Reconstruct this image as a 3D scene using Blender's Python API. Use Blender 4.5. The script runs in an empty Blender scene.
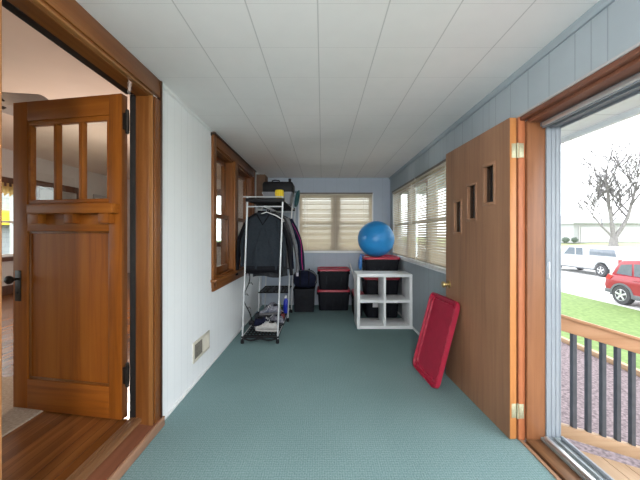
import bpy, bmesh, math, random
from mathutils import Vector, Matrix
random.seed(7)
SC = bpy.context.scene
COL = SC.collection
PI = math.pi
R = math.radians

# ------------------------------------------------------------------ camera, sky, exposure
cam = bpy.data.cameras.new('camera')
cam.sensor_width = 36.0
cam.lens = 304 / 640 * 36
cam.shift_x = -2.3 / 640
cam.shift_y = -6.0 / 640
cam.clip_start = 0.05
cam.clip_end = 500
cam_o = bpy.data.objects.new('camera', cam)
COL.objects.link(cam_o)
cam_o.location = (0, 0, 1.235)
cam_o.rotation_euler = (PI / 2, 0, 0)
SC.camera = cam_o

world = bpy.data.worlds.new('overcast_sky')
SC.world = world
world.use_nodes = True
wn = world.node_tree
bg = wn.nodes['Background']
bg.inputs[0].default_value = (0.94, 0.975, 1.0, 1)
bg.inputs[1].default_value = 1.9

SC.view_settings.view_transform = 'Standard'
SC.view_settings.look = 'None'
SC.view_settings.gamma = 1
SC.view_settings.use_curve_mapping = False
SC.view_settings.exposure = 1.42

def sky_portal(name, loc, rot, sx, sy):
    # light portal in a real opening: guides sky sampling, adds no light of its own
    l = bpy.data.lights.new(name, 'AREA')
    l.shape = 'RECTANGLE'; l.size = sx; l.size_y = sy
    l.cycles.is_portal = True
    o = bpy.data.objects.new(name, l); COL.objects.link(o)
    o.location = loc; o.rotation_euler = rot
    return o
sky_portal('portal_sliding_door', (1.42, 0.9, 0.98), (0, PI/2, 0), 1.8, 1.8)
sky_portal('portal_right_window', (1.34, 3.92, 1.41), (0, PI/2, 0), 1.06, 2.4)
sky_portal('portal_back_window', (0.235, 5.46, 1.43), (-PI/2, 0, 0), 1.31, 1.03)
sky_portal('portal_window_near_right', (1.34, -1.2, 1.275), (0, PI/2, 0), 1.65, 2.1)
sky_portal('portal_window_near', (0.07, -2.46, 1.285), (PI/2, 0, 0), 2.1, 1.67)

# ------------------------------------------------------------------ materials
def new_mat(name, rough=0.5, metallic=0.0, col=(.5, .5, .5), spec=0.5):
    m = bpy.data.materials.new(name)
    m.use_nodes = True
    nt = m.node_tree
    b = nt.nodes['Principled BSDF']
    b.inputs['Base Color'].default_value = (*col, 1)
    b.inputs['Roughness'].default_value = rough
    b.inputs['Metallic'].default_value = metallic
    b.inputs['Specular IOR Level'].default_value = spec
    return m, nt, b

def N(nt, typ, **kw):
    n = nt.nodes.new(typ)
    for k, v in kw.items(): setattr(n, k, v)
    return n

def coords(nt, scale=(1, 1, 1), loc=(0, 0, 0)):
    t = N(nt, 'ShaderNodeTexCoord')
    m = N(nt, 'ShaderNodeMapping')
    m.inputs['Scale'].default_value = scale
    m.inputs['Location'].default_value = loc
    nt.links.new(t.outputs['Object'], m.inputs['Vector'])
    return m.outputs['Vector']

def ramp(nt, fac, stops):
    r = N(nt, 'ShaderNodeValToRGB')
    e = r.color_ramp.elements
    while len(e) > 1: e.remove(e[-1])
    e[0].position = stops[0][0]; e[0].color = (*stops[0][1], 1)
    for p, c in stops[1:]:
        x = e.new(p); x.color = (*c, 1)
    nt.links.new(fac, r.inputs['Fac'])
    return r.outputs['Color']

def bump(nt, b, h, strength, dist=0.01):
    n = N(nt, 'ShaderNodeBump')
    n.inputs['Strength'].default_value = strength
    n.inputs['Distance'].default_value = dist
    nt.links.new(h, n.inputs['Height'])
    nt.links.new(n.outputs['Normal'], b.inputs['Normal'])

def speckle(name, c1, c2, scale=20, rough=0.6, metallic=0.0, bumpv=0.0, stretch=(1, 1, 1), spec=0.5, detail=4):
    """a surface whose own colour varies slightly between two tones"""
    m, nt, b = new_mat(name, rough, metallic, c1, spec)
    n = N(nt, 'ShaderNodeTexNoise')
    n.inputs['Scale'].default_value = scale; n.inputs['Detail'].default_value = detail
    nt.links.new(coords(nt, stretch), n.inputs['Vector'])
    nt.links.new(ramp(nt, n.outputs['Fac'], [(0.3, c1), (0.7, c2)]), b.inputs['Base Color'])
    if bumpv: bump(nt, b, n.outputs['Fac'], bumpv)
    return m

def wood(name, dark, mid, light, axis='z', rough=0.35, scale=1.0, spec=0.5):
    m, nt, b = new_mat(name, rough, 0, mid, spec)
    s = {'x': (1.2, 26, 26), 'y': (26, 1.2, 26), 'z': (26, 26, 1.2)}[axis]
    s = tuple(v * scale for v in s)
    v = coords(nt, s)
    n = N(nt, 'ShaderNodeTexNoise')
    n.inputs['Scale'].default_value = 1.0; n.inputs['Detail'].default_value = 5
    n.inputs['Roughness'].default_value = 0.6; n.inputs['Distortion'].default_value = 0.6
    nt.links.new(v, n.inputs['Vector'])
    big = N(nt, 'ShaderNodeTexNoise')
    big.inputs['Scale'].default_value = 0.18; big.inputs['Detail'].default_value = 2
    nt.links.new(v, big.inputs['Vector'])
    mx = N(nt, 'ShaderNodeMath', operation='MULTIPLY_ADD')
    nt.links.new(big.outputs['Fac'], mx.inputs[0]); mx.inputs[1].default_value = 0.6
    md = N(nt, 'ShaderNodeMath', operation='MULTIPLY')
    nt.links.new(n.outputs['Fac'], md.inputs[0]); md.inputs[1].default_value = 0.5
    nt.links.new(md.outputs[0], mx.inputs[2])
    nt.links.new(ramp(nt, mx.outputs[0], [(0.36, dark), (0.54, mid), (0.74, light)]), b.inputs['Base Color'])
    bump(nt, b, n.outputs['Fac'], 0.06, 0.004)
    return m

def grid_lines(nt, axis_out, period, offset, width):
    """1 on thin lines repeated along a coordinate, else 0"""
    a = N(nt, 'ShaderNodeMath', operation='SUBTRACT'); nt.links.new(axis_out, a.inputs[0]); a.inputs[1].default_value = offset
    d = N(nt, 'ShaderNodeMath', operation='DIVIDE'); nt.links.new(a.outputs[0], d.inputs[0]); d.inputs[1].default_value = period
    f = N(nt, 'ShaderNodeMath', operation='FRACT'); nt.links.new(d.outputs[0], f.inputs[0])
    p = N(nt, 'ShaderNodeMath', operation='PINGPONG'); nt.links.new(f.outputs[0], p.inputs[0]); p.inputs[1].default_value = 0.5
    l = N(nt, 'ShaderNodeMath', operation='LESS_THAN'); nt.links.new(p.outputs[0], l.inputs[0]); l.inputs[1].default_value = width / period / 2
    return l.outputs[0]

def lined(name, col, line, axes, rough=0.6, bumpv=0.5, var=0.03, xmin=None):
    """painted sheet with narrow grooves; axes = [(axis, period, offset, width)]"""
    m, nt, b = new_mat(name, rough, 0, col, 0.3)
    t = N(nt, 'ShaderNodeTexCoord'); s = N(nt, 'ShaderNodeSeparateXYZ')
    nt.links.new(t.outputs['Object'], s.inputs[0])
    tot = None
    for ax, per, off, wid in axes:
        g = grid_lines(nt, s.outputs[ax], per, off, wid)
        if xmin is not None and ax == 'X':
            gt = N(nt, 'ShaderNodeMath', operation='GREATER_THAN'); nt.links.new(s.outputs['X'], gt.inputs[0]); gt.inputs[1].default_value = xmin
            mu = N(nt, 'ShaderNodeMath', operation='MULTIPLY'); nt.links.new(g, mu.inputs[0]); nt.links.new(gt.outputs[0], mu.inputs[1]); g = mu.outputs[0]
        if tot is None: tot = g
        else:
            mx = N(nt, 'ShaderNodeMath', operation='MAXIMUM')
            nt.links.new(tot, mx.inputs[0]); nt.links.new(g, mx.inputs[1]); tot = mx.outputs[0]
    n = N(nt, 'ShaderNodeTexNoise'); n.inputs['Scale'].default_value = 9; n.inputs['Detail'].default_value = 5
    nt.links.new(t.outputs['Object'], n.inputs['Vector'])
    base = ramp(nt, n.outputs['Fac'], [(0.3, tuple(c * (1 - var) for c in col)), (0.7, tuple(min(1, c * (1 + var)) for c in col))])
    mix = N(nt, 'ShaderNodeMix', data_type='RGBA')
    nt.links.new(tot, mix.inputs['Factor']); nt.links.new(base, mix.inputs['A']); mix.inputs['B'].default_value = (*line, 1)
    nt.links.new(mix.outputs['Result'], b.inputs['Base Color'])
    inv = N(nt, 'ShaderNodeMath', operation='SUBTRACT'); inv.inputs[0].default_value = 1; nt.links.new(tot, inv.inputs[1])
    bump(nt, b, inv.outputs[0], bumpv, 0.003)
    return m

def glass_mat(name, tint=(0.95, 0.98, 0.97), ior=1.5, boost=1.0):
    m = bpy.data.materials.new(name); m.use_nodes = True
    nt = m.node_tree; nt.nodes.remove(nt.nodes['Principled BSDF'])
    out = nt.nodes['Material Output']
    t = N(nt, 'ShaderNodeBsdfTransparent'); t.inputs[0].default_value = (*tint, 1)
    g = N(nt, 'ShaderNodeBsdfGlossy'); g.inputs['Roughness'].default_value = 0.01
    lw_n = N(nt, 'ShaderNodeLayerWeight'); lw_n.inputs['Blend'].default_value = 0.5
    pw = N(nt, 'ShaderNodeMath', operation='POWER'); nt.links.new(lw_n.outputs['Facing'], pw.inputs[0]); pw.inputs[1].default_value = 4.5
    f = N(nt, 'ShaderNodeMath', operation='MULTIPLY_ADD'); nt.links.new(pw.outputs[0], f.inputs[0]); f.inputs[1].default_value = .95; f.inputs[2].default_value = .045 * boost
    mx = N(nt, 'ShaderNodeMixShader')
    nt.links.new(f.outputs[0], mx.inputs[0]); nt.links.new(t.outputs[0], mx.inputs[1]); nt.links.new(g.outputs[0], mx.inputs[2])
    nt.links.new(mx.outputs[0], out.inputs[0])
    return m

def translucent_mat(name, col, frac=0.5, tcol=None):
    m = bpy.data.materials.new(name); m.use_nodes = True
    nt = m.node_tree; nt.nodes.remove(nt.nodes['Principled BSDF'])
    out = nt.nodes['Material Output']
    d = N(nt, 'ShaderNodeBsdfDiffuse'); d.inputs[0].default_value = (*col, 1)
    t = N(nt, 'ShaderNodeBsdfTranslucent'); t.inputs[0].default_value = (*(tcol or col), 1)
    n = N(nt, 'ShaderNodeTexNoise'); n.inputs['Scale'].default_value = 6
    nt.links.new(coords(nt), n.inputs['Vector'])
    nt.links.new(ramp(nt, n.outputs['Fac'], [(0.3, col), (0.7, tuple(min(1, c * 1.06) for c in col))]), d.inputs[0])
    mx = N(nt, 'ShaderNodeMixShader'); mx.inputs[0].default_value = frac
    nt.links.new(d.outputs[0], mx.inputs[1]); nt.links.new(t.outputs[0], mx.inputs[2]); nt.links.new(mx.outputs[0], out.inputs[0])
    return m

def carpet_mat():
    m, nt, b = new_mat('teal_carpet', 0.95, 0, (.12, .24, .25), 0.1)
    v = coords(nt)
    sx = N(nt, 'ShaderNodeSeparateXYZ'); nt.links.new(v, sx.inputs[0])
    px = N(nt, 'ShaderNodeMath', operation='PINGPONG'); nt.links.new(sx.outputs['X'], px.inputs[0]); px.inputs[1].default_value = .0065
    py = N(nt, 'ShaderNodeMath', operation='PINGPONG'); nt.links.new(sx.outputs['Y'], py.inputs[0]); py.inputs[1].default_value = .0085
    sm = N(nt, 'ShaderNodeMath', operation='MULTIPLY_ADD'); nt.links.new(px.outputs[0], sm.inputs[0]); sm.inputs[1].default_value = 75
    pyy = N(nt, 'ShaderNodeMath', operation='MULTIPLY'); nt.links.new(py.outputs[0], pyy.inputs[0]); pyy.inputs[1].default_value = 65
    nt.links.new(pyy.outputs[0], sm.inputs[2])
    n = N(nt, 'ShaderNodeTexNoise'); n.inputs['Scale'].default_value = 130; n.inputs['Detail'].default_value = 3
    nt.links.new(v, n.inputs['Vector'])
    big = N(nt, 'ShaderNodeTexNoise'); big.inputs['Scale'].default_value = 1.6; big.inputs['Detail'].default_value = 4
    nt.links.new(v, big.inputs['Vector'])
    a = N(nt, 'ShaderNodeMath', operation='MULTIPLY_ADD')
    nt.links.new(sm.outputs[0], a.inputs[0]); a.inputs[1].default_value = 0.30
    nt.links.new(n.outputs['Fac'], a.inputs[2])
    a2 = N(nt, 'ShaderNodeMath', operation='MULTIPLY_ADD')
    nt.links.new(big.outputs['Fac'], a2.inputs[0]); a2.inputs[1].default_value = 0.25
    nt.links.new(a.outputs[0], a2.inputs[2])
    c = ramp(nt, a2.outputs[0], [(0.42, (.102, .172, .180)), (0.78, (.165, .260, .269)), (1.0, (.23, .33, .34))])
    nt.links.new(c, b.inputs['Base Color'])
    bump(nt, b, a.outputs[0], 0.5, 0.004)
    return m

def planks_mat(name, c1, c2, width, axis=0, rough=0.25):
    m = wood(name, tuple(c * .55 for c in c1), c1, c2, 'y' if axis == 0 else 'x', rough)
    nt = m.node_tree; b = nt.nodes['Principled BSDF']
    src = b.inputs['Base Color'].links[0].from_socket
    t = N(nt, 'ShaderNodeTexCoord'); s = N(nt, 'ShaderNodeSeparateXYZ'); nt.links.new(t.outputs['Object'], s.inputs[0])
    d = N(nt, 'ShaderNodeMath', operation='DIVIDE'); nt.links.new(s.outputs[axis], d.inputs[0]); d.inputs[1].default_value = width
    fl = N(nt, 'ShaderNodeMath', operation='FLOOR'); nt.links.new(d.outputs[0], fl.inputs[0])
    wnz = N(nt, 'ShaderNodeTexWhiteNoise', noise_dimensions='1D'); nt.links.new(fl.outputs[0], wnz.inputs['W'])
    mr = N(nt, 'ShaderNodeMapRange'); nt.links.new(wnz.outputs['Value'], mr.inputs['Value'])
    mr.inputs['To Min'].default_value = 0.8; mr.inputs['To Max'].default_value = 1.15
    g = grid_lines(nt, s.outputs[axis], width, 0, width * 0.05)
    sub = N(nt, 'ShaderNodeMath', operation='MULTIPLY_ADD'); nt.links.new(g, sub.inputs[0]); sub.inputs[1].default_value = -0.5
    nt.links.new(mr.outputs[0], sub.inputs[2])
    vm = N(nt, 'ShaderNodeVectorMath', operation='SCALE'); nt.links.new(src, vm.inputs[0]); nt.links.new(sub.outputs[0], vm.inputs['Scale'])
    nt.links.new(vm.outputs[0], b.inputs['Base Color'])
    return m

M = {}
M['carpet'] = carpet_mat()
M['ceil_tile'] = lined('white_ceiling_tile', (.86, .835, .83), (.62, .60, .60), [('X', .305, -.02, .006), ('Y', .305, 1.293, .0016)], 0.8, 0.25, 0.012, -.8)
M['white_panel'] = lined('white_wall_panel', (.84, .86, .88), (.72, .74, .77), [('Y', .102, 0.03, .004)], 0.5, 0.3, 0.01)
M['blue_panel'] = lined('grey_blue_wall_panel', (.345, .395, .435), (.265, .305, .34), [('Y', .163, 0.285, .006), ('Y', .41, 0.11, .006)], 0.55, 0.5, 0.02)
M['blue_back'] = lined('grey_blue_back_panel', (.43, .49, .575), (.36, .41, .485), [('X', .2, 0.05, .004)], 0.55, 0.3, 0.02)
M['blue_trim'] = speckle('grey_blue_trim_paint', (.29, .34, .38), (.315, .365, .405), 12, 0.5)
M['white_trim'] = speckle('white_trim_paint', (.78, .79, .80), (.82, .83, .84), 12, 0.4)
M['lip_paint'] = speckle('faded_pink_grey_paint', (.44, .42, .42), (.48, .46, .46), 12, 0.5)
M['fir_z'] = wood('varnished_fir_upright', (.085, .024, .006), (.175, .058, .012), (.26, .102, .027), 'z', 0.32)
M['fir_y'] = wood('varnished_fir_along', (.085, .024, .006), (.175, .058, .012), (.26, .102, .027), 'y', 0.32)
M['fir_x'] = wood('varnished_fir_across', (.085, .024, .006), (.175, .058, .012), (.26, .102, .027), 'x', 0.32)
M['door_z'] = wood('amber_door_wood_upright', (.15, .038, .004), (.28, .080, .008), (.37, .125, .016), 'z', 0.45, 1.0, .3)
M['door_x'] = wood('amber_door_wood_across', (.15, .038, .004), (.28, .080, .008), (.37, .125, .016), 'x', 0.45, 1.0, .3)
M['gold_bead'] = wood('honey_bead_wood', (.18, .072, .018), (.26, .11, .033), (.33, .155, .055), 'z', 0.3)
M['gold_bead_y'] = wood('honey_bead_wood_along', (.18, .072, .018), (.26, .11, .033), (.33, .155, .055), 'y', 0.3)
M['dark_wood'] = wood('dark_stained_wood', (.022, .009, .005), (.04, .016, .009), (.06, .026, .014), 'z', 0.4)
M['shaded_stop'] = speckle('rebate_shade_black', (.006, .005, .005), (.012, .010, .009), 30, 0.7)  # near-black colour stands in for the shade inside the door rebate
M['sill_wood'] = wood('worn_brown_sill_wood', (.10, .032, .016), (.165, .058, .028), (.23, .095, .05), 'y', 0.45)
M['saddle_wood'] = wood('grooved_saddle_wood', (.08, .035, .014), (.16, .075, .032), (.28, .15, .07), 'y', 0.4, 2.0)
M['nosing'] = wood('worn_nosing_edge', (.25, .13, .08), (.36, .2, .12), (.45, .28, .18), 'y', 0.5)
M['ply_z'] = wood('brown_veneer_door', (.18, .084, .046), (.255, .128, .07), (.315, .165, .094), 'z', 0.38, 1.6)
M['ply_edge'] = wood('orange_door_edge', (.36, .13, .035), (.47, .19, .058), (.55, .25, .09), 'z', 0.4)
M['jamb_z'] = wood('orange_brown_jamb', (.12, .043, .019), (.225, .088, .036), (.30, .13, .058), 'z', 0.4)
M['jamb_y'] = wood('red_brown_head', (.10, .034, .019), (.165, .058, .031), (.22, .088, .05), 'y', 0.4)
M['red_jamb'] = wood('red_brown_jamb_edge', (.30, .085, .035), (.42, .14, .058), (.50, .2, .09), 'z', 0.45)
M['alum'] = speckle('grey_blue_aluminium', (.235, .265, .305), (.26, .29, .33), 8, 0.55, 0.0)
M['alum_bright'] = speckle('bright_aluminium_track', (.68, .70, .72), (.78, .80, .82), 8, 0.3, 0.8)
M['alum_dark'] = speckle('dull_aluminium_track', (.33, .38, .40), (.40, .45, .47), 8, 0.45, 0.5)
M['brass'] = speckle('worn_brass', (.62, .46, .20), (.72, .58, .30), 60, 0.3, 0.9)
M['hinge_pale'] = speckle('pale_brass_hinge', (.42, .41, .27), (.52, .50, .36), 90, 0.4, 0.5)
M['iron'] = speckle('dark_bronze_iron', (.022, .017, .014), (.04, .032, .026), 50, 0.4, 0.6)
M['glass'] = glass_mat('window_glass')
M['glass_dark'] = glass_mat('door_light_glass', (.55, .57, .58))
M['blind'] = translucent_mat('beige_blind_slat', (.62, .545, .455), 0.32, (.62, .50, .37))
M['blind_rail'] = speckle('beige_blind_rail', (.52, .46, .37), (.56, .50, .41), 10, 0.5)
M['rail_dark'] = speckle('brown_grey_headrail', (.12, .10, .085), (.15, .13, .11), 10, 0.5)
M['cord'] = speckle('cream_cord', (.8, .78, .7), (.85, .83, .76), 30, 0.7)
M['shelf_white'] = speckle('white_laminate', (.78, .80, .82), (.81, .83, .85), 5, 0.4)
M['tote'] = speckle('black_plastic_bin', (.006, .007, .011), (.010, .011, .016), 20, 0.55, 0, 0, (1, 1, 1), .18)
M['red'] = speckle('crimson_plastic', (.36, .012, .035), (.42, .018, .045), 14, 0.4)
M['red_lid'] = speckle('crimson_lid_plastic', (.34, .012, .040), (.40, .016, .048), 14, 0.42, 0, 0.05)
M['ball'] = speckle('blue_vinyl', (.018, .24, .60), (.022, .27, .66), 6, 0.36)
M['chrome'] = speckle('silver_tube', (.55, .57, .59), (.62, .64, .66), 10, 0.35, 0.25)
M['black_plastic'] = speckle('black_plastic', (.007, .007, .009), (.012, .012, .014), 25, 0.55, 0, 0, (1, 1, 1), .2)
M['vent'] = speckle('cream_vent_metal', (.52, .49, .42), (.58, .55, .47), 20, 0.4)
M['vent_dark'] = speckle('dark_duct', (.03, .028, .024), (.05, .045, .04), 20, 0.8)
M['floor_wood'] = planks_mat('red_oak_floorboards', (.21, .072, .018), (.33, .125, .035), 0.057, 0, 0.24)
M['rug'] = speckle('beige_carpet', (.34, .26, .19), (.50, .40, .31), 70, 0.95, 0, 0.5)
M['room_wall'] = speckle('pale_grey_plaster', (.56, .54, .53), (.60, .58, .57), 4, 0.7)
M['room_ceil'] = speckle('cream_ceiling_plaster', (.72, .60, .52), (.75, .63, .55), 3, 0.8)
M['room_walnut'] = wood('brown_room_trim', (.05, .02, .012), (.09, .036, .02), (.14, .06, .035), 'z', 0.4)
M['fan_grey'] = speckle('grey_fan_blade', (.36, .35, .36), (.40, .39, .40), 10, 0.5)
M['lace'] = translucent_mat('gold_lace', (.70, .50, .22), 0.5)

def cloth(name, c1, c2, b=0.25): return speckle(name, c1, c2, 45, 0.9, 0, b, spec=0.15)
M['slate'] = cloth('dark_slate_fleece', (.022, .028, .036), (.027, .034, .044), .06)
M['black_cloth'] = cloth('black_cloth', (.007, .007, .010), (.014, .014, .018))
M['grey_cloth'] = cloth('mid_grey_cloth', (.13, .13, .14), (.19, .19, .20))
M['navy'] = cloth('navy_cloth', (.007, .009, .024), (.013, .016, .040))
M['magenta'] = cloth('magenta_piping', (.35, .03, .16), (.42, .04, .2))
M['char'] = cloth('charcoal_cloth', (.03, .032, .036), (.05, .052, .058))
M['pale_cloth'] = cloth('pale_lavender_cloth', (.42, .40, .46), (.52, .50, .56))
M['white_cloth'] = cloth('white_canvas', (.42, .41, .40), (.52, .51, .50))
M['print'] = speckle('blue_grey_print', (.05, .06, .10), (.30, .30, .34), 40, .9, 0, .3)
M['hanger'] = speckle('white_hanger_plastic', (.75, .75, .76), (.8, .8, .81), 20, 0.35)

# ------------------------------------------------------------------ mesh helpers
class MB:
    def __init__(s): s.bm = bmesh.new()
    def _merge(s, b):
        me = bpy.data.meshes.new('t'); b.to_mesh(me); b.free(); s.bm.from_mesh(me); bpy.data.meshes.remove(me)
    def box(s, x0, x1, y0, y1, z0, z1, bev=0, seg=2, mat=None):
        b = bmesh.new()
        bmesh.ops.create_cube(b, size=1)
        for v in b.verts:
            v.co = Vector((x0 + (v.co.x + .5) * (x1 - x0), y0 + (v.co.y + .5) * (y1 - y0), z0 + (v.co.z + .5) * (z1 - z0)))
        if bev: bmesh.ops.bevel(b, geom=b.edges[:], offset=bev, segments=seg, affect='EDGES', profile=.5)
        if mat is not None: bmesh.ops.transform(b, matrix=mat, verts=b.verts)
        s._merge(b); return s
    def tube(s, pts, r, n=10, cap=True, closed=False):
        b = bmesh.new(); pts = [Vector(p) for p in pts]; k = len(pts)
        rs = r if isinstance(r, (list, tuple)) else [r] * k
        rings = []; up = None
        for i, p in enumerate(pts):
            if closed: d = pts[(i + 1) % k] - pts[i - 1]
            else: d = pts[min(i + 1, k - 1)] - pts[max(i - 1, 0)]
            d.normalize()
            if up is None:
                up = Vector((0, 0, 1)) if abs(d.z) < .9 else Vector((1, 0, 0))
            a = d.cross(up)
            if a.length < 1e-5: a = d.cross(Vector((0, 1, 0)))
            a.normalize(); c = a.cross(d); up = c.copy() if abs(c.dot(up)) > .2 else up
            rr = rs[i]; rx, ry = rr if isinstance(rr, (list, tuple)) else (rr, rr)
            rings.append([b.verts.new(p + a * math.cos(2 * PI * j / n) * rx + c * math.sin(2 * PI * j / n) * ry) for j in range(n)])
        for i in range(k if closed else k - 1):
            A, B = rings[i], rings[(i + 1) % k]
            for j in range(n): b.faces.new((A[j], A[(j + 1) % n], B[(j + 1) % n], B[j]))
        if cap and not closed:
            b.faces.new(rings[0][::-1]); b.faces.new(rings[-1])
        bmesh.ops.recalc_face_normals(b, faces=b.faces)
        s._merge(b); return s
    def loft(s, rings, cap0=True, cap1=True):
        b = bmesh.new(); rv = [[b.verts.new(p) for p in r] for r in rings]; n = len(rings[0])
        for A, B in zip(rv, rv[1:]):
            for j in range(n): b.faces.new((A[j], A[(j + 1) % n], B[(j + 1) % n], B[j]))
        if cap0: b.faces.new(rv[0][::-1])
        if cap1: b.faces.new(rv[-1])
        bmesh.ops.recalc_face_normals(b, faces=b.faces)
        s._merge(b); return s
    def lathe(s, prof, c=(0, 0, 0), axis='z', n=24):
        rings = []
        for r, h in prof:
            ring = []
            for j in range(n):
                a = 2 * PI * j / n; u, v = r * math.cos(a), r * math.sin(a)
                p = {'z': (u, v, h), 'x': (h, u, v), 'y': (u, h, v)}[axis]
                ring.append((c[0] + p[0], c[1] + p[1], c[2] + p[2]))
            rings.append(ring)
        return s.loft(rings)
    def prism(s, poly, a0, a1, axis='x', bev=0):
        """polygon extruded along an axis; poly in the other two coordinates (in xyz order)"""
        b = bmesh.new()
        def P(u, v, w):
            return {'x': (w, u, v), 'y': (u, w, v), 'z': (u, v, w)}[axis]
        A = [b.verts.new(P(u, v, a0)) for u, v in poly]; B = [b.verts.new(P(u, v, a1)) for u, v in poly]
        n = len(poly)
        b.faces.new(A[::-1]); b.faces.new(B)
        for j in range(n): b.faces.new((A[j], A[(j + 1) % n], B[(j + 1) % n], B[j]))
        bmesh.ops.recalc_face_normals(b, faces=b.faces)
        if bev:
            ed = [e for e in b.edges if abs((e.verts[0].co - e.verts[1].co)['xyz'.index(axis)]) < 1e-6]
            bmesh.ops.bevel(b, geom=ed, offset=bev, segments=2, affect='EDGES', profile=.5)
        s._merge(b); return s
    def sphere(s, c, r, seg=32, rings=16, sc=(1, 1, 1)):
        b = bmesh.new(); bmesh.ops.create_uvsphere(b, u_segments=seg, v_segments=rings, radius=r)
        for v in b.verts: v.co = Vector((c[0] + v.co.x * sc[0], c[1] + v.co.y * sc[1], c[2] + v.co.z * sc[2]))
        s._merge(b); return s
    def torus(s, c, R_, r, axis='z', n=28, m=10):
        pts = []
        for i in range(n):
            a = 2 * PI * i / n; u, v = R_ * math.cos(a), R_ * math.sin(a)
            p = {'z': (u, v, 0), 'x': (0, u, v), 'y': (u, 0, v)}[axis]
            pts.append((c[0] + p[0], c[1] + p[1], c[2] + p[2]))
        return s.tube(pts, r, m, closed=True)
    def xf(s, m):
        bmesh.ops.transform(s.bm, matrix=m, verts=s.bm.verts); return s

def rr(cx, cy, hx, hy, r, z, n=5):
    """rounded rectangle ring"""
    out = []
    for qx, qy, a0 in ((1, 1, 0), (-1, 1, PI / 2), (-1, -1, PI), (1, -1, 1.5 * PI)):
        for i in range(n + 1):
            a = a0 + PI / 2 * i / n
            out.append((cx + qx * (hx - r) + r * math.cos(a), cy + qy * (hy - r) + r * math.sin(a), z))
    return out

def root_of(o):
    while o.parent: o = o.parent
    return o

def obj(name, mb, mat, parent=None, world=True, smooth=True, loc=None):
    """one mesh object; mesh given in world coordinates (or in the root's own frame when world=False)"""
    me = bpy.data.meshes.new(name)
    mb.bm.normal_update(); mb.bm.to_mesh(me); mb.bm.free()
    o = bpy.data.objects.new(name, me); COL.objects.link(o)
    me.materials.append(mat)
    if smooth:
        for p in me.polygons: p.use_smooth = True
        me.set_sharp_from_angle(angle=R(38))
    if parent:
        o.parent = parent
        if world: me.transform(Matrix.Translation(-root_of(parent).location))
    elif loc is not None:
        me.transform(Matrix.Translation(-Vector(loc))); o.location = loc
    return o

def tag(o, label, cat, group=None, kind=None):
    o['label'] = label; o['category'] = cat
    if group: o['group'] = group
    if kind: o['kind'] = kind
    return o

def thing(name, label, cat, loc=(0, 0, 0), rz=0, group=None, kind=None):
    o = bpy.data.objects.new(name, None); COL.objects.link(o)
    o.empty_display_size = 0.1
    o.location = loc; o.rotation_euler = (0, 0, rz)
    return tag(o, label, cat, group, kind)

def struct(name, mb, mat, label, cat):
    o = obj(name, mb, mat, smooth=False)
    return tag(o, label, cat, kind='structure')

# ------------------------------------------------------------------ porch shell
XL, XR, YB, YN, ZC = -1.054, 1.185, 5.30, -2.40, 2.215
XLI = -1.195      # house side of the left wall
XRO = 1.33        # outer face of the right wall
RF = 0.088        # house floor level
RC = 2.85         # house ceiling level

struct('floor', MB().box(XL - .02, XR + .01, YN, YB, -.12, 0), M['carpet'], 'teal woven carpet covering the porch floor', 'floor')
struct('ceiling', MB().box(XL - .01, XRO, YN - .1, YB + .14, ZC, ZC + .1), M['ceil_tile'], 'white square tile ceiling over the porch', 'ceiling')

# left wall: doorway (Y .985-1.846), pair of windows (Y 2.97-4.56)
DY0, DY1, DZ = 0.980, 1.846, 2.075
WY0, WY1, WZ0, WZ1 = 2.965, 4.60, 0.80, 2.095
w = MB()
def lw(y0, y1, z0, z1): w.box(XLI, XL, y0, y1, z0, z1)
lw(YN, DY0 - .05, -.1, RC); lw(DY0 - .05, DY1 + .05, DZ + .03, RC); lw(DY0 - .05, DY1 + .05, -.1, .03)
lw(DY1 + .05, WY0, -.1, RC); lw(WY0, WY1, -.1, WZ0); lw(WY0, WY1, WZ1, RC); lw(WY1, 9.1, -.1, RC)
struct('wall_left', w, M['white_panel'], 'white grooved panel wall between the varnished doorway and the tall windows', 'wall')

# right wall: sliding door opening, blind window, window behind the camera
OY0, OY1, OZ = 0.0, 1.825, 1.93
BY0, BY1, BZ0, BZ1 = 2.72, 5.12, 0.88, 1.945
w = MB()
def rw(y0, y1, z0, z1): w.box(XR, XRO, y0, y1, z0, z1)
rw(YN, -2.25, -1.2, ZC); rw(-2.25, -.15, -1.2, .45); rw(-2.25, -.15, 2.1, ZC); rw(-.15, OY0, -1.2, ZC)
rw(OY0, OY1, -1.2, 0.0); rw(OY0, OY1, OZ, ZC); rw(OY1, BY0, -1.2, ZC)
rw(BY0, BY1, -1.2, BZ0); rw(BY0, BY1, BZ1, ZC); rw(BY1, YB, -1.2, ZC)
struct('wall_right', w, M['blue_panel'], 'grey-blue grooved panel wall holding the sliding door and the side blinds', 'wall')

# back wall
KX0, KX1, KZ0, KZ1 = -.42, .89, .93, 1.95
w = MB()
w.box(XL, KX0, YB, YB + .14, -1.2, ZC).box(KX1, XRO, YB, YB + .14, -1.2, ZC)
w.box(KX0, KX1, YB, YB + .14, -1.2, KZ0).box(KX0, KX1, YB, YB + .14, KZ1, ZC)
struct('wall_back', w, M['blue_back'], 'grey-blue end wall behind the totes and blue ball', 'wall')
# wall behind the camera with a wide window
w = MB()
w.box(XL, -.98, YN - .1, YN, -.1, ZC).box(1.12, XRO, YN - .1, YN, -.1, ZC)
w.box(-.98, 1.12, YN - .1, YN, -.1, .45).box(-.98, 1.12, YN - .1, YN, 2.12, ZC)
struct('wall_front', w, M['blue_panel'], 'grey-blue end wall behind the viewer', 'wall')

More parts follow.
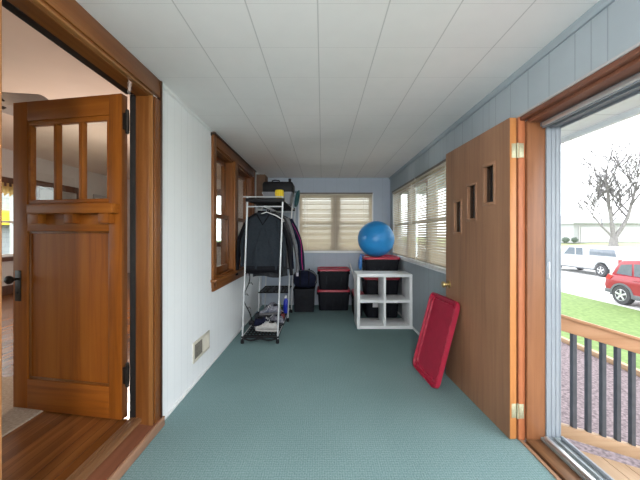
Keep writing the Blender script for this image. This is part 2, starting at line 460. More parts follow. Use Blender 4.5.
# cove trims
w = MB(); w.prism([(XR, ZC), (XR - .022, ZC), (XR - .018, ZC - .02), (XR - .010, ZC - .036), (XR, ZC - .036)], YN, YB, 'y')
struct('trim_1', w, M['blue_trim'], 'slim grey-blue cove moulding along the right wall under the ceiling', 'trim')
w = MB(); w.prism([(XL, ZC), (XL + .020, ZC), (XL + .016, ZC - .016), (XL, ZC - .022)], 1.96, YB, 'y')
struct('trim_2', w, M['white_trim'], 'slim white cove moulding along the left wall under the ceiling', 'trim')
w = MB(); w.box(XL, XL + .014, 2.0, YB, 0, .02, .004)
struct('baseboard_left', w, M['white_trim'], 'thin white shoe moulding where the left wall meets the carpet', 'baseboard')
w = MB(); w.box(XR - .014, XR, 2.0, YB, 0, .03, .004)
struct('baseboard_right', w, M['white_trim'], 'thin white shoe moulding where the right wall meets the carpet', 'baseboard')

# ------------------------------------------------------------------ left doorway frame (varnished fir)
fr = thing('trim_3', 'varnished fir doorway casing around the open panelled door', 'door frame', (XL, DY1, 0), kind='structure')
CF = XL + .022
CY0, CY1, CZ1 = DY0 - .105, DY1 + .105, ZC - .002
# side casing, back band, bead, jamb, stop
def side_set(yin, sgn):
    e = lambda a: yin + sgn * a
    def b(x0, x1, a, c, z0, z1, bev=.003):
        y0, y1 = sorted((e(a), e(c))); return MB().box(x0, x1, y0, y1, z0, z1, bev)
    obj('casing', b(XL - .004, CF, .030, .094, .03, DZ + .01), M['fir_z'], fr)
    obj('back_band', b(XL - .004, CF + .007, .093, .107, .03, CZ1), M['dark_wood'], fr)
    obj('bead', b(XL - .004, CF + .002, .001, .008, .07, DZ + .004, .003), M['gold_bead'], fr)
    obj('casing_groove', b(XL - .004, CF - .009, .008, .031, .05, DZ + .016, .001), M['fir_z'], fr)
    obj('jamb', b(-1.134, XL, 0, .028, .06, DZ), M['fir_z'], fr)
    obj('door_stop', b(-1.178, -1.1345, .014, .029, .11, DZ + .012, .001), M['shaded_stop'], fr)
side_set(DY1, 1); side_set(DY0, -1)
obj('head_casing', MB().box(XL - .004, CF, CY0 + .01, CY1 - .012, DZ + .03, CZ1, .003), M['fir_y'], fr)
obj('head_bead', MB().box(XL - .004, CF + .002, DY0 - .01, DY1 + .011, DZ + .003, DZ + .014, .004), M['gold_bead_y'], fr)
obj('head_groove', MB().box(XL - .004, CF - .009, DY0 - .02, DY1 + .02, DZ + .013, DZ + .031, .001), M['fir_y'], fr)
obj('head_jamb', MB().box(-1.134, XL, DY0 - .02, DY1 + .02, DZ, DZ + .028), M['fir_y'], fr)
obj('head_stop', MB().box(XLI - .005, -1.1345, DY0 - .01, DY1 + .014, DZ + .014, DZ + .029, .001), M['shaded_stop'], fr)
# stepped threshold
th = thing('door_threshold', 'worn brown wooden threshold with grooved saddle below the open panelled door', 'threshold', (XL, 1.4, 0), kind='structure')
obj('sill_board', MB().prism([(-1.18, .02), (-1.18, .098), (-1.03, .066), (-1.03, .02)], DY0 - .09, DY1 + .112, 'y'), M['sill_wood'], th)
obj('nosing', MB().box(-1.03, -1.016, DY0 - .12, DY1 + .118, .001, .062, .004), M['nosing'], th)
sd = MB()
sd.prism([(-1.185, RF - .003), (-1.185, RF + .003), (-1.165, .120), (-1.112, .120), (-1.098, .112), (-1.098, .095), (-1.15, .07)], DY0 - .0, DY1 - .001, 'y')
for k in range(3): sd.box(-1.160 + k * .017, -1.151 + k * .017, DY0, DY1 - .001, .119, .1225, .001)
obj('saddle', sd, M['saddle_wood'], th)

# ------------------------------------------------------------------ open panelled door on the left (swung into the house)
ang = math.atan2(1.995 - 1.858, -2.03 + 1.23)      # along-door direction seen from the hinge
dr = thing('door_1', 'open amber wood door with three upper panes and one tall panel', 'door', (-1.228, 1.857, RF + .009), kind='structure')
dr.rotation_euler = (0, 0, ang - PI)               # local -x runs from the hinge to the free edge; local -y faces the viewer
DW, DH, DT = .812, 1.998, .045
def dbox(a0, a1, z0, z1, y0=0.0, y1=DT, bev=.0025): return MB().box(-a1, -a0, y0, y1, z0, z1, bev)
ST = .105
A0, A1 = .088, DW - .112
obj('stile', dbox(0, A0, 0, DH), M['door_z'], dr, False)
obj('stile', dbox(A1, DW, 0, DH), M['door_z'], dr, False)
obj('top_rail', dbox(A0, A1, DH - .125, DH), M['door_x'], dr, False)
obj('lock_rail', dbox(A0, A1, 1.155, 1.333), M['door_x'], dr, False)
obj('bottom_rail', dbox(A0, A1, 0, .195), M['door_x'], dr, False)
a0, a1 = A0, A1
# panel with stepped moulding
obj('panel', dbox(a0, a1, .195, 1.155, .018, .032, 0), M['door_z'], dr, False)
mo = MB()
for (p0, p1, q0, q1) in ((a0, a1, .195, .208), (a0, a1, 1.142, 1.155), (a0, a0 + .013, .208, 1.142), (a1 - .013, a1, .208, 1.142)):
    mo.box(-p1, -p0, .009, .019, q0, q1, .004)
obj('panel_moulding', mo, M['fir_z'], dr, False)
# glazed lights
lz0, lz1 = 1.333, DH - .125
fm = MB()
for (p0, p1, q0, q1) in ((a0, a1, lz0, lz0 + .026), (a0, a1, lz1 - .03, lz1), (a0, a0 + .022, lz0 + .026, lz1 - .03), (a1 - .022, a1, lz0 + .026, lz1 - .03)):
    fm.box(-p1, -p0, .006, .040, q0, q1, .004)
obj('glazing_frame', fm, M['door_x'], dr, False)
lwid = (a1 - a0 - .044)
for k in (1, 2):
    c = a0 + .022 + lwid * k / 3
    obj('muntin', MB().box(-c - .013, -c + .013, .004, .042, lz0 + .024, lz1 - .028, .004), M['door_z'], dr, False)
for k in range(3):
    c0 = a0 + .022 + lwid * k / 3 + (.011 if k else 0); c1 = a0 + .022 + lwid * (k + 1) / 3 - (.011 if k < 2 else 0)
    obj('glass_pane', MB().box(-c1, -c0, .021, .025, lz0 + .02, lz1 - .024), M['glass'], dr, False)
# dentil shelf
sh = obj('dentil_shelf', MB().box(-(DW - .180), -.012, -.055, .001, 1.264, 1.323, .003), M['door_x'], dr, False)
for c in (.080, .325, .580):
    obj('dentil_block', MB().box(-c - .032, -c + .032, -.050, .001, 1.203, 1.2635, .002), M['door_z'], sh, False)
obj('dentil_backing', MB().box(-(DW - .150), -.075, -.004, .001, 1.197, 1.265, 0), M['door_x'], dr, False)
# lock plate and knobs
pl = obj('lock_plate', MB().box(-(DW - .020), -(DW - .066), -.004, .001, .70, .90, .001), M['iron'], dr, False)
kz = .845
obj('knob', MB().lathe([(.008, 0), (.008, -.028), (.018, -.032), (.027, -.044), (.027, -.056), (.018, -.066), (.004, -.069)], (-(DW - .043), -.003, kz), 'y', 18), M['iron'], pl, False)
obj('keyhole', MB().lathe([(.007, 0), (.007, -.003)], (-(DW - .043), -.003, .755), 'y', 10), M['black_plastic'], pl, False)
obj('far_knob', MB().lathe([(.008, 0), (.008, .028), (.018, .032), (.027, .044), (.027, .056), (.018, .066), (.004, .069)], (-(DW - .043), DT + .001, kz), 'y', 18), M['iron'], dr, False)
obj('edge_strip', MB().box(-.001, .003, .003, DT - .001, .002, DH - .002, .001), M['fir_z'], dr, False)
for hz in (.27, 1.83):
    h = MB().tube([(.022, .022, hz - .06), (.022, .022, hz + .06)], .011, 10)
    h.sphere((.022, .022, hz + .066), .011, 10, 6).sphere((.022, .022, hz - .066), .011, 10, 6)
    h.box(.002, .022, .006, .040, hz - .05, hz + .05, .001)
    obj('hinge', h, M['iron'], dr, False)

# ------------------------------------------------------------------ left wall windows (looking into the house)
wn_ = thing('window_1', 'pair of tall varnished sash windows on the left wall beside the clothes rack', 'window', (XL, 3.7, WZ0), kind='structure')
F0 = XL + .022
def wb(name, y0, y1, z0, z1, x0=XL - .003, x1=F0, m='fir_z', bev=.003): return obj(name, MB().box(x0, x1, y0, y1, z0, z1, bev), M[m], wn_)
wb('side_casing', 2.885, 2.972, .72, 2.19)
wb('side_casing', 4.595, 4.70, .72, 2.19)
MU0, MU1 = 3.60, 3.73
wb('mullion_casing', MU0, MU1, .80, 2.095)
wb('head_casing', 2.972, 4.595, 2.095, 2.19, m='fir_y')
wb('head_cap', 2.872, 4.712, 2.188, 2.204, XL - .003, F0 + .014, 'dark_wood')
wb('stool', 2.865, 4.72, .775, .803, XL - .003, F0 + .035, 'fir_y', .006)
wb('apron', 2.89, 4.70, .685, .775, XL - .003, F0 - .002, 'fir_y')
for (y0, y1) in ((2.972, MU0), (MU1, 4.595)):
    jm = MB(); jm.box(XLI + .001, XL, y0, y0 + .018, WZ0, WZ1).box(XLI + .001, XL, y1 - .018, y1, WZ0, WZ1).box(XLI + .001, XL, y0, y1, WZ1 - .018, WZ1).box(XLI + .001, XL, y0, y1, WZ0, WZ0 + .02)
    obj('jamb_lining', jm, M['fir_z'], wn_)
    for (z0, z1, dx, nm) in ((WZ0 + .02, 1.445, -.045, 'lower_sash'), (1.405, WZ1 - .018, -.085, 'upper_sash')):
        s = MB(); x0, x1 = XL + dx - .034, XL + dx; ya, yb = y0 + .019, y1 - .019
        s.box(x0, x1, ya, ya + .05, z0, z1, .003).box(x0, x1, yb - .05, yb, z0, z1, .003)
        s.box(x0, x1, ya + .05, yb - .05, z0, z0 + (.07 if nm[0] == 'l' else .04), .003).box(x0, x1, ya + .05, yb - .05, z1 - (.04 if nm[0] == 'l' else .055), z1, .003)
        so = obj(nm, s, M['fir_z'], wn_)
        obj('pane', MB().box(x0 + .014, x0 + .018, ya + .045, yb - .045, z0 + .03, z1 - .035), M['glass'], so)
o = obj('curtain_bracket', MB().box(XL, XL + .012, 2.868, 2.884, 2.165, 2.20, .002).tube([(XL + .01, 2.876, 2.185), (XL + .035, 2.876, 2.185), (XL + .04, 2.876, 2.20)], .005, 8), M['iron'], loc=(XL, 2.876, 2.165))
tag(o, 'tiny metal curtain bracket beside the top corner of the varnished window', 'bracket')

# flush lamp added behind the viewer to brighten the porch; none is seen there
cl_ = thing('added_ceiling_lamp', 'added round flush lamp behind the viewer, brightening the porch', 'ceiling lamp', (.1, -1.15, ZC), kind='structure')
obj('lamp_base', MB().lathe([(.15, 0), (.15, -.025), (.13, -.03)], (.1, -1.15, ZC), 'z', 32), M['white_trim'], cl_)
lg = bpy.data.materials.new('white_lamp_glass'); lg.use_nodes = True
e = lg.node_tree.nodes['Principled BSDF']; e.inputs['Base Color'].default_value = (.9, .9, .88, 1)
e.inputs['Emission Color'].default_value = (1, .96, .90, 1); e.inputs['Emission Strength'].default_value = 4
obj('lamp_bowl', MB().lathe([(.135, -.03), (.14, -.05), (.12, -.085), (.07, -.11), (.01, -.118)], (.1, -1.15, ZC), 'z', 32), lg, cl_)
pl2 = bpy.data.lights.new('porch_fill_light', 'POINT'); pl2.energy = 62; pl2.color = (1, .96, .91); pl2.shadow_soft_size = .14
po2 = bpy.data.objects.new('porch_fill_light', pl2); COL.objects.link(po2); po2.location = (.1, -1.15, ZC - .34)

# floor register
vt = thing('wall_vent', 'cream metal heating register low on the white left wall', 'vent', (XL, 2.645, .175))
f = MB(); y0, y1, z0, z1 = 2.47, 2.82, .178, .345
for a in ((y0, y1, z0, z0 + .022), (y0, y1, z1 - .022, z1), (y0, y0 + .022, z0 + .022, z1 - .022), (y1 - .022, y1, z0 + .022, z1 - .022), (2.665, 2.68, z0 + .022, z1 - .022)):
    f.box(XL, XL + .010, *a, .002)
obj('frame', f, M['vent'], vt)
obj('duct', MB().box(XL, XL + .002, y0 + .01, y1 - .01, z0 + .01, z1 - .01), M['vent_dark'], vt)
for half, tilt in (((y0 + .022, 2.665), .45), ((2.68, y1 - .022), -1.1)):
    lv = MB(); n = 9
    for k in range(n):
        yy = half[0] + (k + .5) * (half[1] - half[0]) / n
        lv.box(-.0008, .0008, -.007, .007, z0 + .022, z1 - .022, mat=Matrix.Translation((XL + .006, yy, 0)) @ Matrix.Rotation(tilt * R(50), 4, 'Z') @ Matrix.Rotation(0, 4, 'X') )
    obj('louvre_bank', lv, M['vent'], vt)

# ------------------------------------------------------------------ back and right windows with blinds
def sash_window(name, label, boxf, u0, u1, z0, z1, n):
    """boxf(mb,u0,u1,d0,d1,z0,z1): u along the wall, d depth from inner wall face outward"""
    t = thing(name, label, 'window', boxf(None, (u0 + u1) / 2, 0, 0.02, 0, z0, 0), kind='structure')
    f = MB()
    T = .022
    boxf(f, u0, u1, .0, .14, z1 - T, z1); boxf(f, u0, u1, .0, .14, z0, z0 + .012)
    boxf(f, u0, u0 + T, 0, .14, z0 + .012, z1 - T); boxf(f, u1 - T, u1, 0, .14, z0 + .012, z1 - T)
    wd = (u1 - u0 - 2 * T)
    for k in range(1, n):
        c = u0 + T + wd * k / n; hwm = .045 if n == 2 else .028; boxf(f, c - hwm, c + hwm, .03, .14, z0 + .012, z1 - T)
    obj('frame', f, M['white_trim'], t)
    zm = (z0 + z1) / 2 - .02
    for k in range(n):
        a = u0 + T + wd * k / n + (.045 if k else 0); b = u0 + T + wd * (k + 1) / n - (.045 if k < n - 1 else 0)
        for (q0, q1, d, nm) in ((z0 + .012, zm + .02, .065, 'lower_sash'), (zm - .02, z1 - T, .10, 'upper_sash')):
            s = MB(); boxf(s, a, a + .04, d, d + .03, q0, q1); boxf(s, b - .04, b, d, d + .03, q0, q1)
            boxf(s, a + .04, b - .04, d, d + .03, q0, q0 + .04); boxf(s, a + .04, b - .04, d, d + .03, q1 - .04, q1)
            so = obj(nm, s, M['white_trim'], t)
            g = MB(); boxf(g, a + .036, b - .036, d + .013, d + .017, q0 + .036, q1 - .036)
            obj('pane', g, M['glass'], so)
    s = MB(); boxf(s, u0 - .03, u1 + .03, -.028, .03, z0 - .022, z0 + .001)
    obj('window_sill', s, M['white_trim'], t)
    return t
def back_box(mb, u0, u1, d0, d1, z0, z1):
    if mb is None: return (u0, YB, z0)
    mb.box(u0, u1, YB + d0, YB + d1, z0, z1)
def right_box(mb, u0, u1, d0, d1, z0, z1):
    if mb is None: return (XR, u0, z0)
    mb.box(XR + d0, XR + d1, u0, u1, z0, z1)
sash_window('window_2', 'white double sash window behind the blind on the end wall', back_box, KX0, KX1, KZ0, KZ1, 2)
sash_window('window_3', 'row of white sash windows behind the side blinds on the right wall', right_box, BY0, BY1, BZ0, BZ1, 3)

def blind(label, boxf, mk, u0, u1, z0, z1, dpt, loc, wand_u, deg=52):
    t = thing('venetian_blind', label, 'window blind', loc, group='beige slatted window blinds')
    h = MB(); boxf(h, u0, u1, dpt - .018, dpt + .020, z1 - .038, z1); obj('headrail', h, M['blind_rail'], t)
    h = MB(); boxf(h, u0 - .003, u1 + .003, dpt - .024, dpt - .0185, z1 - .014, z1 + .010); obj('valance', h, M['rail_dark'], t)
    s = MB(); pit = .029; k = 0; z = z1 - .05
    b = bmesh.new()
    while z > z0 + .03:
        tilt = R(deg + 4 * math.sin(k * 1.7)); hw = .0165
        prof = []
        for q in (-1, -.33, .33, 1):
            prof.append((dpt + q * hw * math.cos(tilt), z - q * hw * math.sin(tilt) * -1 + (1 - q * q) * .0015))
        vs = [[b.verts.new(mk(u, d, zz)) for d, zz in prof] for u in (u0 + .004, u1 - .004)]
        for j in range(3): b.faces.new((vs[0][j], vs[0][j + 1], vs[1][j + 1], vs[1][j]))
        z -= pit; k += 1
    s._merge(b); obj('slats', s, M['blind'], t)
    h = MB(); boxf(h, u0 + .002, u1 - .002, dpt - .013, dpt + .013, z + .004, z + .018); obj('bottom_rail', h, M['blind_rail'], t)
    for f_ in (.12, .5, .88):
        u = u0 + (u1 - u0) * f_
        obj('ladder_cord', MB().tube([mk(u, dpt - .0145, z + .01), mk(u, dpt - .0145, z1 - .03)], .0014, 5), M['cord'], t)
    obj('wand', MB().tube([mk(wand_u, dpt - .024, z1 - .05), mk(wand_u, dpt - .026, z1 - .60)], .004, 8), M['cord'], t)
mkb = lambda u, d, z: (u, YB + d, z)
mkr = lambda u, d, z: (XR + d, u, z)
blind('beige slatted blind on the end wall behind the blue ball', back_box, mkb, KX0 + .008, KX1 - .016, KZ0 + .008, KZ1 - .004, .012, (.235, YB, KZ0), KX0 + .12, 60)
blind('beige side wall blind in the far corner, left of the bright gap', right_box, mkr, 3.886, BY1 - .006, BZ0 + .004, BZ1 - .004, .012, (XR, 4.49, BZ0), 4.0, 43)
blind('beige side wall blind next to the open brown slab door', right_box, mkr, BY0 + .006, 3.836, BZ0 + .004, BZ1 - .004, .012, (XR, 3.28, BZ0), 2.9, 43)

# ------------------------------------------------------------------ sliding door opening on the right
sf = thing('trim_4', 'orange-brown wooden jamb and head around the sliding patio opening', 'door frame', (XR, OY1, 0), kind='structure')
def sb(name, x0, x1, y0, y1, z0, z1, m, bev=.003): return obj(name, MB().box(x0, x1, y0, y1, z0, z1, bev), M[m], sf)
sb('jamb_edge', 1.174, 1.214, 1.818, 1.845, .0, 1.935, 'red_jamb')
sb('jamb_stop', 1.2145, 1.322, 1.800, 1.825, .012, 1.908, 'jamb_z')
sb('head_edge', 1.180, 1.214, OY0, 1.818, 1.912, 1.935, 'jamb_y')
sb('head_stop', 1.2145, 1.322, OY0, 1.800, 1.895, 1.93, 'jamb_y')
sb('head_lip', 1.178, 1.186, OY0 - .1, 1.845, 1.9355, 1.950, 'lip_paint')
for hz in (.175, 1.735):
    obj('hinge_leaf', MB().box(1.1765, 1.205, 1.8155, 1.8185, hz - .043, hz + .043, .001), M['hinge_pale'], sf)
al = thing('sliding_door_frame', 'grey aluminium sliding door frame with bright floor tracks', 'door frame', (1.36, .9, .02), kind='structure')
def ab(name, x0, x1, y0, y1, z0, z1, m='alum', bev=.002): return obj(name, MB().box(x0, x1, y0, y1, z0, z1, bev), M[m], al)
ab('side_channel', 1.3225, 1.411, 1.795, 1.805, .03, 1.885)
ch = MB()
for x in (1.3235, 1.352, 1.378, 1.403): ch.box(x, x + .005, 1.792, 1.796, .03, 1.87, .001)
obj('channel_fin', ch, M['alum'], al)
ab('strike_plate', 1.334, 1.341, 1.789, 1.796, .97, 1.07, 'alum_bright')
ab('head_channel', 1.290, 1.404, OY0, 1.80, 1.870, 1.894)
ch = MB()
for x in (1.291, 1.335, 1.398): ch.box(x, x + .006, OY0, 1.785, 1.856, 1.871, .001)
obj('head_fin', ch, M['alum'], al)
ab('head_track', 1.278, 1.2915, OY0, 1.77, 1.862, 1.884, 'alum_bright')
ab('sill_pan', 1.292, 1.425, OY0, 1.80, .016, .034, 'alum_dark')
ab('inner_track', 1.294, 1.316, OY0, 1.775, .034, .056, 'alum_bright', .004)
ab('middle_track', 1.348, 1.354, OY0, 1.775, .034, .052, 'alum_dark', .001)
ab('outer_track', 1.392, 1.404, OY0, 1.775, .034, .056, 'alum', .002)
sl = thing('door_sill', 'reddish brown wooden sill between the carpet and the bright metal track', 'sill', (1.24, .9, 0), kind='structure')
obj('sill_board', MB().box(1.205, 1.292, OY0, 1.80, -.01, .020, .003), M['saddle_wood'], sl)
obj('carpet_strip', MB().box(1.178, 1.196, OY0, 1.817, -.002, .008, .002), M['nosing'], sl)
obj('sill_groove', MB().box(1.1955, 1.2055, OY0, 1.80, -.01, .004, 0), M['dark_wood'], sl)

# ------------------------------------------------------------------ open slab door on the right, folded back against the wall
hx, hy = 1.1245, 1.826
tilt = math.atan2(1.1245 - 1.084, .84)
d2 = thing('door_2', 'open flat brown veneer door with three small stepped windows', 'door', (hx, hy, .003), kind='structure')
d2.rotation_euler = (0, 0, tilt)      # local +y runs to the free edge, local -x faces the room
W2, H2, T2 = .84, 1.931, .041
lights = [(.205, 1.565), (.422, 1.468), (.632, 1.370)]          # centre along door, centre height
lw_, lh_ = .108, .250
# slab with three cut-outs built from bands
ys = [0]; 
for c, zc in lights: ys += [c - lw_ / 2, c + lw_ / 2]
ys.append(W2)
s = MB()
for i in range(len(ys) - 1):
    if i % 2 == 1:
        c, zc = lights[i // 2]
        s.box(0, T2, ys[i], ys[i + 1], 0, zc - lh_ / 2).box(0, T2, ys[i], ys[i + 1], zc + lh_ / 2, H2)
    else: s.box(0, T2, ys[i], ys[i + 1], 0, H2)
bmesh.ops.remove_doubles(s.bm, verts=s.bm.verts, dist=1e-5)
obj('slab', s, M['ply_z'], d2, False)
obj('hinge_edge', MB().box(.001, T2 - .001, -.004, .0, .002, H2 - .002, .001), M['ply_edge'], d2, False)
for c, zc in lights:
    f = MB(); y0, y1, z0, z1 = c - lw_ / 2, c + lw_ / 2, zc - lh_ / 2, zc + lh_ / 2
    fw = .016
    for a in ((y0 - fw, y1 + fw, z1 - .004, z1 + fw), (y0 - fw, y1 + fw, z0 - fw, z0 + .004), (y0 - fw, y0 + .004, z0 + .004, z1 - .004), (y1 - .004, y1 + fw, z0 + .004, z1 - .004)):
        f.box(-.007, .010, *a, .003)
    fo = obj('light_frame', f, M['ply_z'], d2, False)
    obj('pane', MB().box(.018, .022, y0, y1, z0, z1), M['glass_dark'], fo, False)
kb = MB().lathe([(.030, 0), (.030, -.006), (.012, -.010), (.010, -.030), (.020, -.036), (.027, -.048), (.024, -.060), (.010, -.064)], (0, W2 - .06, .80), 'x', 20)
obj('door_knob', kb, M['brass'], d2, False)
obj('latch_plate', MB().box(.010, .030, W2, W2 + .002, .77, .83), M['brass'], d2, False)
for hz in (.172, 1.732):
    h = MB().box(.010, T2 - .003, -.0065, -.004, hz - .043, hz + .043, .0005)
    h.tube([(T2 + .004, -.008, hz - .045), (T2 + .004, -.008, hz + .045)], .005, 8)
    obj('hinge_leaf', h, M['hinge_pale'], d2, False)

# ------------------------------------------------------------------ totes, ball, shelf
def tote(label, cx, cy, z, hx_, hy_, h, group, lid=True, tag_front=False):
    t = thing('storage_tote', label, 'storage tote', (cx, cy, z), group=group)
    b = MB(); r = .05
    prof = [(0, .86), (.012, .875), (h * .80, .945), (h * .80, .965), (h * .86, .97), (h * .86, .95), (h - .03, .955)]
    rings = [rr(cx, cy, hx_ * k, hy_ * k, r, z + q) for q, k in prof]
    inner = [rr(cx, cy, hx_ * .93, hy_ * .93, r, z + h - .03), rr(cx, cy, hx_ * .84, hy_ * .84, r, z + .02)]
    b.loft(rings + inner)
    for sx in (-1, 1):      # shallow ribs on the faces
        for k in (-.45, 0, .45):
            b.box(cx + k * hx_ - .012, cx + k * hx_ + .012, cy + sx * hy_ * .90 - .006, cy + sx * hy_ * .90 + .006, z + .03, z + h * .76, .003)
    obj('bin', b, M['tote'], t)
    l = MB()
    k = 1.0
    lr = [rr(cx, cy, hx_ * .985, hy_ * .985, r, z + h - .034), rr(cx, cy, hx_, hy_, r + .005, z + h - .032), rr(cx, cy, hx_, hy_, r + .005, z + h - .008), rr(cx, cy, hx_ - .006, hy_ - .006, r, z + h),
          rr(cx, cy, hx_ - .035, hy_ - .035, r - .01, z + h), rr(cx, cy, hx_ - .042, hy_ - .042, r - .012, z + h - .012), rr(cx, cy, hx_ * .4, hy_ * .4, r - .03, z + h - .012)]
    l.loft(lr)
    obj('lid', l, M['red'], t)
    for sx in (-1, 1):
        obj('handle', MB().box(cx + sx * hx_ * .97 - .012, cx + sx * hx_ * .97 + .012, cy - .07, cy + .07, z + h * .70, z + h * .80, .006), M['tote'], t)
    if tag_front:
        obj('paper_tag', MB().box(cx - .145, cx - .06, cy - hy_ * .935 - .002, cy - hy_ * .90, z + .16, z + .23, .001), M['white_trim'], t)
    return t
GT = 'black totes with crimson lids'
tote('black tote with crimson lid on the carpet, bottom of the left pair', .185, 5.075, 0, .272, .20, .335, GT)
tote('black tote with crimson lid on top of the left pair under the end blind', .185, 5.075, .335, .268, .20, .335, GT)
tote('black tote standing on the carpet behind the white cube shelf, lowest of three', .885, 4.72, 0, .262, .28, .298, GT, tag_front=True)
tote('black tote behind the white cube shelf, middle of the three stacked', .885, 4.72, .298, .262, .28, .298, GT)
tote('black tote with crimson lid directly under the blue ball', .885, 4.72, .596, .264, .28, .298, GT)
tote('small crimson-lidded tote squeezed between the left pair and the stack under the ball', .540, 4.73, 0, .073, .23, .345, GT)
bl = thing('exercise_ball', 'large blue exercise ball resting on the crimson tote lid', 'ball', (.825, 4.68, .882))
b = MB(); bmesh.ops.create_uvsphere(b.bm, u_segments=64, v_segments=48, radius=.277)
for v in b.bm.verts:
    a = v.co.z / .277; k = 1 + .006 * math.cos(a * 40) * (1 if abs(a) < .8 else 0)
    v.co = Vector((v.co.x * k, v.co.y * k, v.co.z * .995))
    v.co = Matrix.Rotation(R(25), 3, 'Y') @ v.co + Vector((.825, 4.68, 1.159))
obj('ball_skin', b, M['ball'], bl)
obj('valve_plug', MB().lathe([(.009, 0), (.009, .004), (.004, .006)], (.825, 4.68, 1.4355), 'z', 12), M['white_trim'], bl)

cs = thing('cube_shelf', 'white four-compartment cube shelf on the carpet by the right wall', 'shelf', (.81, 4.14, 0))
SX0, SX1, SY0, SY1, SH, T = .453, 1.171, 3.945, 4.325, .712, .038
obj('side_panel', MB().box(SX0, SX0 + T, SY0, SY1, 0, SH - T, .001), M['shelf_white'], cs)
obj('side_panel', MB().box(SX1 - T, SX1, SY0, SY1, 0, SH - T, .001), M['shelf_white'], cs)
obj('top_panel', MB().box(SX0, SX1, SY0, SY1, SH - T, SH, .001), M['shelf_white'], cs)
obj('bottom_panel', MB().box(SX0 + T, SX1 - T, SY0, SY1, .002, .002 + T, .001), M['shelf_white'], cs)
mx_ = (SX0 + SX1) / 2; mz = SH / 2
obj('divider', MB().box(mx_ - .015, mx_ + .015, SY0 + .002, SY1, T + .002, SH - T, .001), M['shelf_white'], cs)
obj('middle_shelf', MB().box(SX0 + T, mx_ - .015, SY0 + .002, SY1, mz - .016, mz + .016, .001).box(mx_ + .015, SX1 - T, SY0 + .002, SY1, mz - .016, mz + .016, .001), M['shelf_white'], cs)

# red lid leaning on the slab door
ld = thing('tote_lid', 'loose crimson tote lid leaning against the open brown slab door', 'lid', (.878, 2.615, .006))
W3, H3 = .475, .71
lean = math.atan2(.185, .685)
def fine(ring, wave=0, m=6):
    out = []
    for a, b in zip(ring, ring[1:] + ring[:1]):
        a, b = Vector(a), Vector(b); k = m if (b - a).length > .1 else 1
        mm = int((b - a).length / .012) if k > 1 else 1
        for i in range(mm): out.append(a.lerp(b, i / mm))
    for i, p in enumerate(out): p.z += wave * (.5 + .5 * math.sin(i * .9)) * (1 if i % 9 else .2)
    return out
def lr_(d, r, z, wave=0):
    base = rr(0, H3 / 2, W3 / 2, H3 / 2, .055, 0)
    pts = fine(base)
    c = Vector((0, H3 / 2, 0)); out = []
    for i, p in enumerate(pts):
        q = Vector((p.x * (W3 / 2 - d) / (W3 / 2), c.y + (p.y - c.y) * (H3 / 2 - d) / (H3 / 2), z))
        q.z += wave * (.5 + .5 * math.sin(i * .8)); out.append(q)
    return out
l = MB()
l.loft([lr_(.012, 0, -.018), lr_(0, 0, -.014), lr_(0, 0, .020), lr_(.004, 0, .023), lr_(.010, 0, .020), lr_(.014, 0, .002),
        lr_(.034, 0, .000), lr_(.038, 0, .006, .008), lr_(.046, 0, .006, .008), lr_(.05, 0, -.004), lr_(.12, 0, -.006)])
Mx = Matrix(((0, math.sin(lean), -math.cos(lean)), (-1, 0, 0), (0, math.cos(lean), math.sin(lean)))).to_4x4()
Mx = Matrix.Rotation(tilt + R(2), 4, 'Z') @ Mx
l.xf(Mx); obj('lid_shell', l, M['red_lid'], ld, False)

# items around the totes
o = obj('white_pole', MB().tube([(.458, 5.02, .745), (.545, 4.68, .358)], .0115, 10), M['white_trim'], loc=(.545, 4.68, .345))
bm_ = o.data
tag(o, 'thin white plastic pole leaning between the left tote pair and the stack under the ball', 'pole')
p = MB()
p.loft([rr(.575, 4.60, .010, .045, .009, .70), rr(.572, 4.60, .022, .060, .018, .73), rr(.572, 4.60, .026, .062, .018, .80), rr(.578, 4.60, .018, .055, .014, .88), rr(.584, 4.60, .006, .045, .005, .915)])
p.tube([(.58, 4.57, .90), (.585, 4.56, .925), (.60, 4.56, .922), (.63, 4.57, .905)], .008, 8).tube([(.58, 4.63, .90), (.585, 4.64, .925), (.60, 4.64, .922), (.63, 4.63, .905)], .008, 8)
o = obj('blue_pouch', p, speckle('blue_plastic_film', (.03, .16, .5), (.05, .24, .62), 25, 0.4, 0, .3), loc=(.58, 4.6, .70))
tag(o, 'small blue pouch hooked over the left rim of the tote under the ball', 'pouch')
cr = thing('black_crate', 'low black storage box on the carpet between clothes rack and left totes', 'box', (-.29, 4.99, 0))
b = MB(); b.loft([rr(-.29, 5.0, .155, .19, .02, 0), rr(-.29, 5.0, .165, .20, .02, .34), rr(-.29, 5.0, .172, .207, .02, .34), rr(-.29, 5.0, .172, .207, .02, .365), rr(-.29, 5.0, .15, .185, .02, .365), rr(-.29, 5.0, .145, .18, .02, .35)])
obj('box_body', b, M['tote'], cr)
obj('carry_slot', MB().box(-.34, -.24, 4.795, 4.808, .22, .245, .003), M['black_plastic'], cr)
dg = thing('duffel_bag', 'dark navy rounded duffel bag slumped on the black storage box', 'bag', (-.285, 5.0, .366))
b = MB(); rings = []
for i in range(15):
    u = i / 14; a = u * 2 - 1
    k = max(.12, (1 - abs(a) ** 3.2)) ** .5
    ring = []
    for j in range(28):
        t = 2 * PI * j / 28; fold = 1 + .035 * math.sin(5 * t + 3 * u * 6)
        y = math.cos(t) * .15 * k * fold; z = max(-.128, math.sin(t) * .155 * k * fold)
        ring.append((-.285 + a * .20, 5.0 + y, .367 + .128 + z))
    rings.append(ring)
b.loft(rings); obj('bag_body', b, M['navy'], dg)
